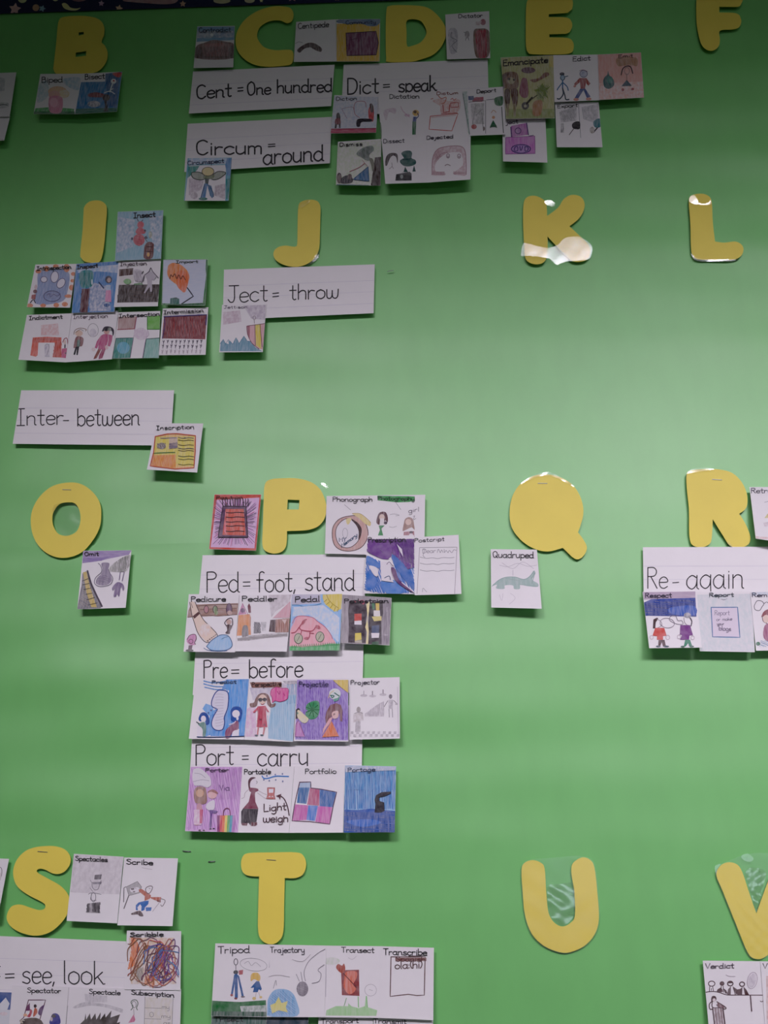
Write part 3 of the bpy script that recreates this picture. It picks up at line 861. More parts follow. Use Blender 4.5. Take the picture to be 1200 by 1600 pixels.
L('a8506a', .8, '265,180 285,145 350,145 360,190'); L('a8506a', .8, '265,180 272,240 310,270'); L('a07090', .6, '170,200 210,275'); L('a07090', .6, '170,200 250,185 265,210')
F('d8d8e4', '165,350 280,345 350,350 165,354', 'h')
title('Diction', 125,136, 288,132, 28, 1.0)
view(500, 130, 5)
card((452,80, 838,70, 828,478, 480,450), 'card titled Dictation, green-trousered figure', .004, 0)
view(500, 130, 5)
part('drawing')
F('4a7a48', '455,330 475,310 482,430 462,430', 'v', True); F('c8a8c0', '500,210 590,195 585,240 540,225 520,290 505,270', 'p', True); F('c890b4', EL(680, 250, 22, 12), 'p'); L('c890b4', .7, '630,180 650,220 700,265')
F('d8b060', EL(748, 232, 26, 24), 'v'); F('5a3a2a', EL(742, 224, 14, 12), 'v'); F('2c4a8c', '728,262 756,262 750,310 722,310', 'v'); F('2a6a44', '722,300 752,300 748,402 720,402', 'v'); L('2c3a6a', 1.2, '754,275 770,255 762,235')
F('d8cc70', '715,410 735,410 740,480 705,485', 'p'); F('d8cc70', '770,440 800,500 760,500', 'p')
title('Dictation', 542,120, 775,116, 32, 1.1)
view(500, 130, 5)
card((838,66, 1110,48, 1160,402, 826,420), 'card titled Dictum, red outlined box and podium', .004, 1)
view(500, 130, 5)
part('drawing')
L('c04038', 1.1, '862,258 1078,238 1030,372 852,360', sm=False, close=True); L('c86a60', .5, '870,268 1066,250')
F('d89890', '880,140 940,120 1010,140 1090,130 1080,220 950,235 940,180', 'p', True)
L('b83a30', 1.3, '960,170 965,228 1010,222 1012,170', sm=False); L('b83a30', 1.2, '1020,155 1080,150 1082,185 1022,190', sm=False, close=True); L('b83a30', 1, '945,240 1075,232'); L('c86a50', 1.2, '925,100 950,120 985,110 975,150 950,160'); L('c86a60', 1, '865,125 885,118'); L('c85a50', 1, '1020,130 1035,118 1045,132 1065,120')
title('Dictum', 910,92, 1078,86, 28, 1.0, '8a3a34')
view(690, 10, 3.75)
card((118,486, 368,470, 375,750, 160,758), 'card titled Deport, small flag and two framed figures', .005, 2)
view(690, 10, 3.75)
part('drawing')
F('8ab0a4', '120,500 150,498 165,752 150,756', 'p'); L('4a6a60', .8, '125,510 165,750', sm=False); F('9a5a70', '180,535 245,530 246,555 180,560', 'h'); HT('c84a58', '180,535 245,530 246,555 180,560', 7, .7, 0); F('4a5f88', '155,526 188,524 188,548 158,550', 'v')
L('5a5a60', .8, '158,560 258,552 258,745', sm=False); L('5a5a60', .8, '262,548 355,538', sm=False); L('3c4a40', 1.2, '352,590 362,740', sm=False)
F('2c6a40', '310,540 335,528 360,530 358,575 330,582 312,570', 'v', True)
F('a0a0a0', '170,570 250,565 250,690 180,690', 'p'); L(GY, .7, '200,580 190,640 180,690'); L(GY, .7, '200,640 240,600'); F('b04a48', EL(190, 705, 16, 14), 'v'); L('6a6a70', .8, '235,620 245,730'); F('6a5a54', EL(248, 716, 6, 12), 'v')
F('246040', '302,666 325,705 282,708', 'i'); F('d0a080', EL(304, 650, 9), 'i'); L('c08a60', .8, '290,625 304,608 320,622'); L('2c4a38', .8, '285,712 300,700 325,712')
title('Deport', 205,510, 320,500, 24, 1.0)
view(500, 130, 5)
card((140,458, 480,436, 472,800, 124,796), 'card titled Dismiss, blue triangle and brown tree', .008, 0)
view(500, 130, 5)
part('drawing')
F('c8d4b8', '140,470 480,442 472,800 124,796', 'p')
F('5a3a30', '430,580 478,575 472,800 398,800', 'v'); HT('2e1e1a', '430,580 478,575 472,800 398,800', 4, .8, 80)
F('86928c', '285,555 310,520 360,495 410,490 420,525 380,560 400,600 360,600 330,580', 'v', True); HT('56605c', '300,545 360,495 415,500 375,590 330,580', 6, .6, 40)
F('7a7a6a', '385,590 410,590 425,640 410,690 400,640', 'v', True)
F('2a6696', '376,652 384,766 256,752', 'v'); L('1c4468', .8, '376,652 384,766 256,752', sm=False, close=True)
L('b86a78', .9, '230,690 300,660 350,625'); L('c08a90', .6, '330,600 372,650')
F('6a5a54', EL(150, 740, 20, 42), 'v'); F('2a2a30', '170,740 210,720 250,735 250,775 165,780', 'v', True); F('5a4444', EL(232, 730, 18, 22), 'v'); L(BK, 1, '140,720 150,705 165,715'); L('5a8090', 1, '130,792 380,798')
title('Dismiss', 152,494, 330,486, 28, 1.0)
view(500, 130, 5)
card((480,426, 826,404, 842,776, 510,786), 'card titled Dissect, dark green shape and dark hair', .008, 4)
view(500, 130, 5)
part('drawing')
F('2c5a56', '635,550 660,530 705,528 720,550 715,585 745,600 748,630 710,648 660,648 628,622 628,600 655,585', 'm', True); F('1f4848', '640,590 720,585 700,600 650,602', 'i')
F('2c4c4c', '665,652 688,695 652,695', 'i'); F('2c4c4c', '735,640 748,690 722,690', 'i')
F('2a2a2e', '595,712 700,692 715,705 716,760 588,762', 'm'); F('9aa0a0', EL(638, 730, 12, 16), 'i'); L('c0c0c0', .7, '640,700 655,690')
F('3a2a2e', '510,640 515,580 545,548 595,548 608,575 605,625 595,580 570,565 545,590 525,640', 'v', True); L('8a7a7e', .7, '560,620 562,650 540,670'); L('8a7a7e', .7, '562,650 575,668')
title('Dissect', 494,470, 660,462, 32, 1.0, '2a2438')
view(500, 130, 5)
card((826,398, 1176,390, 1176,752, 842,776), 'card titled Dejected, sad face with long hair in pencil', .008, 5)
view(500, 130, 5)
part('drawing')
F('c0909c', '875,700 878,600 905,530 960,500 1080,490 1130,520 1142,620 1142,715 1100,720 1040,705 1115,640 1105,560 1080,540 1000,545 930,590 900,640 905,690 975,700 970,720 875,720', 'p', True)
L('a87886', 1, '875,715 878,600 905,530 960,500 1080,490 1130,520 1142,620 1142,715'); L('a87886', .8, '905,600 950,550 1000,540'); HT('b48894', '878,690 975,690 975,718 878,718', 5, .7, 0); HT('b48894', '1040,690 1140,690 1140,712 1040,712', 5, .7, 0)
L('8a6a78', .9, EL(1000, 568, 12, 16), close=True); L('8a6a78', .9, EL(1086, 570, 12, 16), close=True); F('a08894', EL(1000, 572, 6, 8)); F('a08894', EL(1086, 574, 6, 8)); L('8a6a78', 1, '975,645 995,634 1020,645'); HT('b48894', '885,560 940,520 960,560 905,620', 6, .6, 60)
title('Dejected', 832,440, 1040,428, 30, 1.0, '3a3040')
# --- E row
view(690, 10, 3.75)
card((346,300, 655,286, 662,655, 378,660), 'card titled Emancipate on yellow-green, brown horseshoe figure', .003, 4)
view(690, 10, 3.75)
part('drawing')
F('b0ae78', '346,300 655,286 662,655 378,660', 'v'); F('8f9a58', '380,600 660,600 660,655 380,658', 'v'); F('c8b860', '630,290 655,290 655,360 632,350', 'v')
F('7a5a44', '345,470 350,410 380,385 430,385 450,410 450,470 420,490 375,480', 'v', True); F('5a4034', '345,470 348,415 380,392 400,395 365,430 370,480', 'v', True); F('a8a080', EL(408, 435, 22, 20), 'v'); F('34281f', EL(395, 425, 8)); F('34281f', EL(425, 430, 7)); 
F('4a3024', '370,490 400,490 400,560 385,605 372,560', 'v', True); F('5a3424', '405,490 445,488 445,560 428,605 415,560', 'v', True); F('8a7a58', '382,570 395,570 392,640 382,640', 'v'); F('8a7a58', '420,570 436,570 435,640 422,640', 'v')
F('8a4a5c', '468,430 485,418 502,435 508,520 480,536 455,505', 'v', True); F('64404c', EL(508, 374, 42, 18), 'v')
F('7a4c38', '518,430 570,420 600,390 625,388 628,404 590,425 545,445', 'v', True)
F('7c8e3c', '570,480 590,450 610,480 640,465 610,500 625,540 590,515 560,545 565,510 540,490', 'i'); F('8f9a50', '555,500 600,500 600,560 560,560', 'v'); HT('5a7030', '560,460 625,460 620,540 560,540', 8, 1, 50)
F('a8784c', '540,560 590,555 580,635 535,635', 'v', True); F('2a2420', EL(490, 582, 22, 22)); F('a8a488', EL(490, 584, 9, 9)); L('2a2420', 3, '500,568 530,535'); L('4a4a34', 1.4, '525,545 560,520')
title('Emancipate', 360,348, 622,328, 40, 1.5)
view(690, 10, 3.75)
card((655,286, 915,282, 926,550, 662,560), 'card titled Edict, two standing figures', .005, 2)
view(690, 10, 3.75)
part('drawing')
F('2a2c3c', EL(706, 396, 14, 10)); L('3a5a78', 1.4, EL(709, 418, 12, 14), close=True); F('9ab0c8', EL(709, 416, 10, 12)); L('3a6a98', 2, '709,432 709,480', sm=False); L('3a6a98', 1.6, '709,445 682,480 678,490'); L('3a6a98', 1.6, '709,445 735,470 742,492'); L('2c3c50', 1.8, '709,480 712,515 692,542 678,540'); L('2c3c50', 1.8, '709,480 722,520 728,545 746,545'); L('3a5a78', 1.2, '725,412 740,408')
F('8090b8', EL(832, 395, 24, 22), 'p'); L('5a6080', .8, EL(832, 395, 22, 20), close=True); L('8a5a78', .8, '808,378 830,372 855,382')
F('9a4448', '808,420 850,420 840,482 815,482', 'v'); F('a04a44', '808,420 775,455 785,465 815,440', 'v'); F('a04a44', '848,420 872,452 860,465 842,445', 'v')
F('344c8c', '812,482 835,485 800,540 780,536', 'v'); F('344c8c', '828,482 842,482 872,528 852,538', 'v'); F('d08a78', EL(788, 545, 16, 8), 'v'); F('d08a78', EL(862, 542, 16, 8), 'v'); F('c07a6a', EL(780, 468, 8, 6))
title('Edict', 768,322, 872,314, 26, 1.1)
card((915,282, 1168,270, 1186,534, 924,548), 'card titled Emit on pink, teal drop and small girl', .005, 3)
view(690, 10, 3.75)
part('drawing')
bg('dca49c', 'v'); F('e0a090', '920,450 1180,440 1180,535 925,545', 'p')
F('2c5c5e', '975,378 985,408 1008,430 1010,462 985,482 958,476 946,445 955,415 970,400', 'v', True); F('3c7c74', EL(985, 430, 18, 22), 'v')
F('b88868', '1030,300 1140,300 1145,350 1100,340 1035,350', 'v', True); HT('a07a60', '1030,310 1140,305 1140,350 1035,350', 6, .5, 60)
L('3a2c34', 1.6, '1052,402 1062,365 1085,350 1108,355 1120,392'); L('8a7a7a', .7, EL(1086, 378, 15, 20), close=True); L('7a6a6a', .8, '1085,400 1085,432'); F('284c5c', '1085,430 1115,465 1054,467'); F('a84a50', EL(1062, 488, 8, 8)); F('a84a50', EL(1118, 484, 9, 7))
title('Emit', 1035,303, 1122,297, 20, 1.0, '402020')
view(690, 10, 3.75)
card((664,562, 920,560, 943,825, 675,825), 'card titled Export, dark round shape and teal ball', .009, 1)
view(690, 10, 3.75)
part('drawing')
L('8a8890', .8, '802,570 815,770', sm=False); F('9a9aa0', '690,620 790,580 790,670 700,680', 'p'); F('a0a0a8', '820,590 920,570 915,690 830,660', 'p'); F('5a5a60', '700,685 715,685 718,740 696,740', 'p')
F('28222a', '765,690 785,675 810,678 810,715 790,720 768,712', 'i', True); L('5a4a50', 1.2, '775,715 748,752'); F('2c7480', '890,675 915,658 932,662 936,700 910,712 892,700', 'v', True); L('3c3438', 2, '912,712 890,738'); F('7a6a54', EL(882, 725, 14, 20), 'p'); HT('8a8a90', '700,610 780,600 780,660 710,670', 7, .5, 60)
title('Export', 678,592, 798,584, 26, 1.0)
view(690, 10, 3.75)
card((355,660, 608,652, 620,915, 360,908), 'card titled Eject, pink and purple blocks', .012, 0)
view(690, 10, 3.75)
part('drawing')
F('b470b4', '408,700 500,682 508,752 410,765', 'v'); L('5a3a78', 1.8, '406,708 410,765', sm=False); L('5a3a78', 1.8, '498,684 508,752', sm=False); F('b080b8', EL(448, 729, 17, 17)); L('4a2a68', 1.1, EL(448, 729, 17, 17), close=True)
F('c070c0', '375,768 546,760 548,862 374,865', 'v'); L('8a4a90', .9, '375,768 546,760 548,862 374,865', sm=False, close=True); F('a878c0', EL(465, 835, 56, 25), 'v'); L('3a2a70', 1.4, EL(465, 835, 56, 25), close=True)
L('3a2a70', 1.3, '425,845 430,825 445,822 445,845 430,848'); L('3a2a70', 1.3, '458,820 465,845 475,820'); L('3a2a70', 1.3, '488,822 490,848 505,842 506,825 490,822'); L('6a4a80', 1, '510,760 540,755')
title('ject', 378,690, 448,684, 26, 1.1, '4a3850')
# --- I block
view(170, 320, 6.4)
card((90,70, 545,54, 522,540, 62,560), 'card titled Insect, pink bug over brown bug on blue', .006, 1)
view(170, 320, 6.4)
part('drawing')
bg('8fb8cc', 'v'); F('6a9cc0', '90,120 260,150 240,420 80,480', 'p'); F('6a9cc0', '400,120 540,110 510,480 440,420', 'p')
F('c8606c', EL(318, 200, 34, 36), 'v'); F('c0525e', '270,260 305,225 345,240 372,262 350,290 280,290', 'v', True); F('c8626c', EL(302, 350, 58, 60), 'v'); HT('98404c', EL(302, 350, 58, 60), 14, .6, 10)
L('5a3a50', 1.1, '295,165 285,140'); L('5a3a50', 1.1, '330,165 340,150'); F('3a3a58', EL(232, 340, 12, 14)); F('3a3a58', EL(372, 330, 16, 12)); F('4a3a50', EL(362, 258, 12, 10))
F('6a3430', '362,400 400,370 445,385 450,430 440,520 400,545 350,530 352,460', 'v', True); F('7a8a58', EL(415, 300, 18, 36), 'p'); F('d8a850', EL(395, 498, 14, 22), 'v'); L('3a2024', 1, '375,420 440,420'); L('3a2024', 1, '365,465 442,470'); L('4a3a3a', .8, '385,370 360,330 380,310')
title('Insect', 248,132, 465,118, 50, 1.5)
view(20, 400, 7.5)
card((265,100, 745,92, 670,605, 165,600), 'card titled Introspection, eggs on blue with an orange-dotted edge', .011, 0)
view(20, 400, 7.5)
part('drawing')
F('8c9cc4', '320,180 640,170 640,420 560,540 270,560 290,360', 'v', True)
for x, y, a, b in ((300,180,35,24),(395,150,30,34),(505,120,34,22),(630,140,36,50),(708,210,26,22),(700,290,24,20),(690,370,30,34),(650,470,44,20),(610,565,36,26),(510,575,32,26),(355,580,34,22),(200,580,38,24)):
    F('d88458', EL(x, y, a, b), 'v')
for c in ((365,275,38,34,0), (490,245,45,66,10), (565,320,42,62,35)):
    F('e0dce8', EL(*c), 'i'); L('6a6080', 1.0, EL(*c), close=True)
L('5a5478', 1, EL(460, 470, 98, 62), close=True); HT('8a88a8', EL(460, 465, 90, 50), 18, .6, 8); L('6a6488', .8, '400,460 430,440 440,480 480,450 520,470 560,440')
F('6a2c34', EL(262, 415, 24, 22)); F('a04440', '222,455 270,448 262,510 215,500', 'v'); L('2c2c40', 1.4, '232,512 205,548'); L('2c2c40', 1.4, '245,512 265,550'); F('b0606c', EL(270, 365, 16, 30), 'p')
title('Introspection', 282,158, 682,136, 54, 1.3)
view(20, 400, 7.5)
card((745,92, 1240,60, 1192,655, 690,668), 'card titled Inspect, tree and girl in pink skirt on blue', .004, 1)
view(20, 400, 7.5)
part('drawing')
bg('4c86c4', 'v'); F('3a70b0', '900,300 1100,350 1150,640 900,650', 'p'); F('7aa8d8', '750,140 1240,100 1240,200 1000,180 760,200', 'p')
F('2c8a90', '775,240 800,180 870,165 935,180 945,260 935,340 890,372 810,372 785,320', 'v', True); HT('1c6a60', '790,200 930,190 930,350 800,350', 16, .9, 75); F('c8d8e0', EL(928, 305, 10, 34))
F('6a2f38', '810,385 905,380 875,660 785,660', 'v'); HT('4a2028', '810,385 905,380 875,660 785,660', 12, .9, 85)
F('2a3048', EL(1122, 275, 40, 44)); F('b89a90', EL(1128, 282, 24, 28)); F('d890b8', '1092,400 1150,398 1155,540 1080,535', 'v'); F('8ab0d8', '1090,340 1145,340 1150,400 1092,402', 'p'); L('24406c', 2, '1010,310 1065,375'); F('2c5c98', EL(1100, 575, 36, 20))
title('Inspect', 752,140, 995,118, 52, 1.3)
view(170, 320, 6.4)
card((98,566, 522,546, 490,1014, 50,1022), 'card titled Injection, dark brown ground and grey figure', .009, 2)
view(170, 320, 6.4)
part('drawing')
F('4a2c24', '105,645 245,632 240,700 103,715', 'v'); F('ddd8d8', '105,720 280,705 240,790 105,795', 'h')
F('3a2620', '100,800 508,795 488,972 84,978', 'v'); HT('241614', '100,805 508,800 488,970 84,975', 12, 1.2, 86); HT('58402e', '180,830 480,830 470,960 200,960', 26, .6, 10)
F('78b070', '145,765 175,740 215,748 220,780 180,795', 'v', True); F('5a8a58', '250,790 330,775 340,800 250,802', 'v')
F('b8aebc', '250,650 330,660 340,750 300,770 250,740', 'p', True); HT('8a8090', '255,660 330,660 330,770 262,770', 12, .7, 80); L('4a4450', 1.3, '330,690 345,665'); 
F('c0b8c4', '360,700 400,670 440,668 480,710 450,760 430,740 434,868 412,870 408,820 362,885 350,880 388,800 380,740', 'i'); L('6a6070', 1.2, '360,700 400,670 420,630 440,668 495,730'); L('6a6070', .8, '345,770 355,700 330,780')
title('Injection', 112,610, 378,600, 42, 1.0, '6a5a68')
view(170, 320, 6.4)
card((545,545, 990,545, 965,1010, 528,1000), 'card titled Import, orange balloon shape in a green frame', .009, 1)
view(170, 320, 6.4)
part('drawing')
F('2a7a3a', '545,545 990,545 965,1010 528,1000', 'v'); F('c6cce0', '548,552 972,548 968,640 974,700 940,980 700,992 535,985', 'h')
F('e0823c', '600,600 650,580 720,600 785,660 806,730 780,800 765,868 735,870 690,810 610,745 585,690 588,640', 'v', True); F('dc6a30', '690,660 800,700 770,860 735,865 680,800', 'v', True)
L('6a2a18', 1.4, '610,740 620,700 640,720 660,690 680,740 700,700 720,745 740,710 765,750'); L('2c2c3c', 1.8, '785,830 845,915 730,990', sm=False)
F('2c6a60', '615,935 650,930 680,930 705,940 705,990 612,995', 'v'); F('1f4c44', EL(668, 934, 20, 8)); L('1f4a3c', 1, '555,1005 960,990')
title('Import', 672,582, 892,576, 30, 1.2, '1c2c20')
view(20, 400, 7.5)
card((165,690, 690,672, 618,1246, 65,1215), 'card titled Indictment, orange arch and small figure', .013, 1)
view(20, 400, 7.5)
part('drawing')
F('d8604c', '235,955 400,945 570,955 570,1190 465,1185 500,1015 300,1015 290,1165 270,1180 205,1165', 'v'); HT('b84838', '235,960 560,955 560,1000 225,1010', 10, .9, 3); HT('b84838', '490,1010 570,1000 565,1190 465,1185', 10, .9, 86)
F('dca0a0', '330,810 530,790 540,930 330,930', 'p'); F('a8a0b8', '370,1040 430,1030 430,1180 375,1180', 'p'); L(GY, .6, '380,1050 400,1030 425,1060 400,1160')
L('a04a5c', 1.2, '585,1010 605,970 635,965 645,1030'); F('e0c8c0', EL(610, 1010, 16, 26)); L('2a2030', 1.6, '612,1040 610,1075'); F('c03a74', '575,1085 635,1080 620,1195 568,1190', 'v'); F('3a1a40', EL(618, 1135, 10, 12))
title('Indictment', 190,748, 580,728, 52, 1.2)
view(20, 400, 7.5)
card((690,672, 1238,640, 1160,1210, 618,1246), 'card titled Interjection, two children talking', .013, 0, -.003)
view(20, 400, 7.5)
part('drawing')
L(GY, .6, EL(940, 870, 62, 78), close=True); F('c0b8c8', EL(940, 900, 40, 50), 'p')
L('8a6a5c', 1, '715,920 730,870 790,845 860,860 850,880'); F('d8b8a8', EL(775, 905, 46, 36), 'v'); L('6a5048', .7, '735,900 790,860 830,880')
F('8a5a5c', '740,950 800,945 830,975 815,1050 790,1060 725,1080 712,1060', 'v', True); F('5a7a74', '755,985 790,980 785,1060 750,1060', 'v'); F('26242e', '735,1065 778,1060 762,1160 745,1160 750,1090 728,1160 710,1155', 'i')
F('3a3442', '1045,880 1075,830 1140,828 1182,860 1185,910 1170,935 1160,880 1110,850 1065,880', 'i', True); F('c89a94', EL(1100, 890, 34, 30)); F('2a2430', EL(1095, 858, 26, 24)); F('7a8478', EL(1135, 860, 20, 22), 'v')
F('b8487c', '1062,915 1128,918 1118,985 1085,1100 1000,1090 1012,1010', 'v'); F('b8487c', '1060,918 1030,935 985,1000 960,1075 985,1085 1025,1005', 'v'); F('b8487c', '1128,918 1170,932 1160,1000 1138,1062 1108,1052 1122,985', 'v'); F('9a3c60', '1045,1095 1085,1098 1050,1195 1005,1210 1010,1170', 'v'); F('8a4a40', '1000,1090 1035,1095 985,1195 945,1210 955,1180', 'v'); F('dcb8b4', EL(945, 1095, 22, 22), 'p'); F('dcb0b0', EL(1100, 1070, 20, 26), 'p')
title('Interjection', 708,735, 1112,722, 44, 1.0, '6a5a68')
view(170, 320, 6.4)
card((98,1075, 515,1062, 500,1532, 32,1538), 'card titled Intersection, white road cross between coloured corners', .011, 2)
view(170, 320, 6.4)
part('drawing')
F('b89a98', '95,1120 275,1115 258,1240 88,1246', 'v'); L('9a4a50', 1.4, '275,1125 256,1240 88,1248', sm=False); F('72b852', '385,1110 515,1105 508,1245 385,1246', 'm'); L('3c7a3c', 1.2, '385,1110 385,1246 508,1245', sm=False)
F('3a8a80', '72,1335 248,1330 212,1530 36,1538', 'v'); F('58a8c0', EL(145, 1430, 65, 60), 'v'); L('24504c', 1, '36,1538 72,1335 248,1330 212,1530', sm=False)
F('86b8ae', '375,1340 505,1330 500,1530 342,1535', 'v'); L('2c5c54', 1.2, '342,1535 375,1342 505,1332', sm=False)
L('b08ab0', .6, '280,1120 245,1350 215,1530'); L('b08ab0', .6, '385,1250 400,1300 370,1345 335,1530'); F('d0b8d0', EL(320, 1290, 70, 60), 'p')
title('Intersection', 102,1122, 508,1100, 46, 1.3)
view(170, 320, 6.4)
card((540,1038, 995,1024, 968,1500, 500,1504), 'card titled Intermission, big dark red curtain over an audience', .008, 3)
view(170, 320, 6.4)
part('drawing')
F('8c2c34', '552,1118 978,1098 965,1345 532,1335', 'm'); HT('6a1c28', '556,1125 972,1105 960,1340 540,1332', 14, 1.0, 88); HT('a84440', '600,1160 930,1150 930,1320 600,1320', 30, .9, 80); L('4a3a78', 1.6, '552,1118 978,1098 970,1200', sm=False); L('4a3a78', 1.2, '552,1118 560,1200 535,1335')
for r in range(3):
    for k in range(10):
        x = 545+k*42-r*6; y = 1365+r*48+random.uniform(-6, 6)
        L('4a3c58' if r < 2 else 'a898a8', .9 if r < 2 else .6, [(x-6, y-10), (x+2, y+4), (x+10, y-12)]); L('5a4c68' if r < 2 else 'a898a8', .7, [(x+2, y+4), (x-2, y+22)])
title('Intermission', 548,1088, 945,1066, 44, 1.1)
# --- jettison
view(330, 290, 4)
card((68,745, 345,740, 322,1040, 50,1042), 'card titled Jettison, striped ship on blue waves', .006, 0)
view(330, 290, 4)
part('drawing')
F('b0a0b8', '200,750 340,745 335,840 250,830', 'p'); F('c0a0b4', '75,790 180,780 190,850 75,870', 'p')
F('6a98b0', '55,1035 60,985 75,960 90,985 110,990 105,965 135,988 155,950 175,985 205,940 225,970 250,975 275,1010 320,1035', 'v'); L('4a7890', .8, '55,990 75,960 90,990 108,962 135,990 155,950 175,985 205,940 225,972 250,975', sm=False)
F('d8a8b0', '225,875 335,862 328,1025 300,1020 255,985 228,930', 'v'); F('dcc850', '275,868 310,866 312,1020 280,1000', 'v'); F('9a4a60', '222,878 240,872 240,960 225,930', 'v')
L('6a3a44', .9, '222,878 335,862', sm=False); L('7a4050', 1, '222,878 228,930 255,985 300,1022'); L('5a3a40', .9, '273,868 276,1000', sm=False); L('5a3a40', .9, '305,866 318,1010', sm=False); L('8a7a80', .8, '270,862 268,835', sm=False); L('8a7a80', .7, EL(269, 826, 9, 11), close=True)
title('Jettison', 80,768, 226,766, 22, .8, '6a5e70')
# --- inscription
view(220, 650, 6)
card((143,68, 585,70, 528,530, 57,502), 'card titled Inscription, yellow lined tablet below the Inter strip', .014, 0)
view(220, 650, 6)
part('drawing')
F('e6b878', '135,190 250,165 330,162 510,180 508,330 498,485 320,495 90,470 120,330', 'v'); F('dccc58', '140,195 500,190 495,470 100,465', 'v'); F('e0a848', '110,365 330,360 330,490 95,470', 'v'); HT('dc8038', '110,370 325,362 325,488 95,470', 9, 1.0, 80); F('ccb4a0', '270,200 345,196 345,300 260,310', 'v')
L('c05840', 1.6, '135,192 245,168 330,164 512,184 510,330 498,485 320,496 88,468 120,340', sm=False, close=True)
for y, c in ((205,'7a6a80'),(228,'5a5030'),(272,'6a5a3a'),(305,'4a4a58'),(325,'6a5a3a'),(378,'5a6040'),(405,'6a6a3a'),(455,'7a7038')):
    L(c, 1.0, [(350, y-5), (400, y+4), (450, y-3), (496, y+4)])
L('4a7a40', 1.2, '125,348 200,344 320,340'); L('8a7a98', 1.2, '185,208 330,204'); F('6a5a40', EL(195, 280, 40, 30), 'p'); HT('5a4a3c', '150,255 230,250 230,305 150,305', 9, .9, 70); HT('6a6080', '260,255 345,245 345,300 265,305', 9, .8, 10); F('4a4030', EL(412, 204, 8, 6))
title('Inscription', 145,130, 498,116, 44, 1.0)
# --- omit
view(100, 840, 7.5)
card((225,155, 790,148, 722,822, 155,840), 'card titled Omit below the letter O, grey vase and yellow-black wedge', .007, 0)
view(100, 840, 7.5)
part('drawing')
F('a08cbc', '225,158 790,150 760,200 560,240 380,280 215,300', 'h'); F('8a74b0', '220,240 440,230 560,215 440,270 218,295', 'h')
F('7a7880', '155,840 205,560 215,420 262,392 448,800 430,825', 'v'); F('ccb468', '222,405 265,400 300,560 385,815 320,815 262,640', 'v'); HT('9a9088', '170,800 210,600 270,640 300,810', 22, 1, 30)
L('4a4050', 2.6, '275,390 330,570 445,805'); 
for a in ('212,510 285,480', '215,555 300,535', '230,610 318,590', '255,665 335,650', '265,730 365,700', '285,790 390,765'): L('4a4438', 1.0, a)
F('9488a0', '440,300 530,300 520,380 550,440 560,500 510,550 430,560 375,535 385,480 430,430 450,370', 'v', True); L('6a6078', 1, '400,300 430,330 440,400 370,470 360,540 430,575 540,550 572,480 540,420 520,370'); HT('6a6078', EL(460, 490, 80, 50), 18, .7, 15)
F('a0a098', '550,330 640,260 770,200 765,330 700,400 540,390', 'p', True); HT('5a5c58', '560,320 680,230 765,210 755,340 690,410 560,390', 14, .8, 85); L('7a6a90', 1, '660,400 645,500'); L('7a6a90', 1, '705,400 680,510')
F('7c6890', '600,540 640,520 690,545 705,590 690,620 665,580 645,690 620,660 605,690 580,685 595,600 570,620 565,590', 'v', True)
title('Omit', 238,212, 405,208, 46, 1.2)
# --- P row
view(220, 650, 6)
card((690,735, 1130,735, 1080,1262, 640,1248), 'red-bordered card left of the letter P, orange lines in a dark frame', .007, 0)
view(220, 650, 6)
part('drawing')
F('c84c3c', '690,735 1130,735 1080,1262 640,1248', 'm'); F('dcb4dc', '712,785 1112,765 1065,1240 655,1230', 'v')
cx, cy = 880, 1000
rr = random.Random(4)
for k in range(72):
    a = 2*math.pi*k/72+rr.uniform(-.03, .03); c, s_ = math.cos(a), math.sin(a)
    t0 = min(110/max(abs(c), .01), 145/max(abs(s_), .01)); t1 = min(205/max(abs(c), .01), 225/max(abs(s_), .01))*rr.uniform(.85, 1)
    L(rr.choice(['6a4a7c', '3a2a3c', '9a5a9c', 'c870a0', '4a3a60']), rr.uniform(.5, .9), [(cx+c*t0, cy+s_*t0), (cx+c*t1, cy+s_*t1)], cap=False)
F('5c3a5c', '770,845 985,848 1002,1135 725,1135', 'm'); F('cc5440', '795,872 965,872 985,1120 765,1115', 'v'); F('e08090', '800,900 780,1080 800,1110 790,900', 'v')
L('2c1c2c', 1.3, '770,845 985,848 1002,1135 725,1135', sm=False, close=True)
for y in (905, 948, 992, 1030, 1080): L('3a1c28', 1.4, [(800, y), (850, y+4), (900, y-2), (970, y+2)])
for x in range(765, 1010, 24): L('3a2430', 1.2, [(x, 775), (x+rr.uniform(-8, 8), 838)])
title('Position', 705,772, 955,768, 36, 1.0, '4a1418')
view(500, 730, 5)
card((52,225, 440,220, 430,685, 38,675), 'card titled Phonograph, round brown ring beside the letter P', .004, 0)
view(500, 730, 5)
part('drawing')
ring = '240,380 300,385 350,430 375,500 368,560 330,620 270,650 200,655 140,635 105,590 95,510 110,450 160,400'
F('c8a09a', ring, 'v', True); F('e2dce4', '220,400 270,420 305,470 315,520 295,580 240,625 180,625 140,590 122,530 130,470 170,420', 'i', True)
L('4a3034', 1.1, ring, close=True); L('4a3034', 1.0, '220,400 270,420 305,470 315,520 295,580 240,625 180,625 140,590 122,530 130,470 170,420', close=True)
F('4a3438', '245,410 290,430 325,480 318,540 300,570 302,500 280,450', 'i', True); F('dcc888', '250,362 310,362 360,395 395,430 390,460 350,440 300,395', 'v', True); F('dccc8c', '205,405 245,400 225,445 208,440', 'v', True); L('a89060', .6, '250,362 310,362 360,395 398,435')
L(GY, .5, EL(196, 515, 20, 38), close=True); L(GY, .6, '190,292 240,335', sm=False)
T('MY', 148,582, 205,580, 30, 1.1, '2c4a68'); T('Memory', 168,630, 290,540, 32, 1.1, '2c4a68')
title('Phonograph', 98,268, 408,268, 36, 1.1)
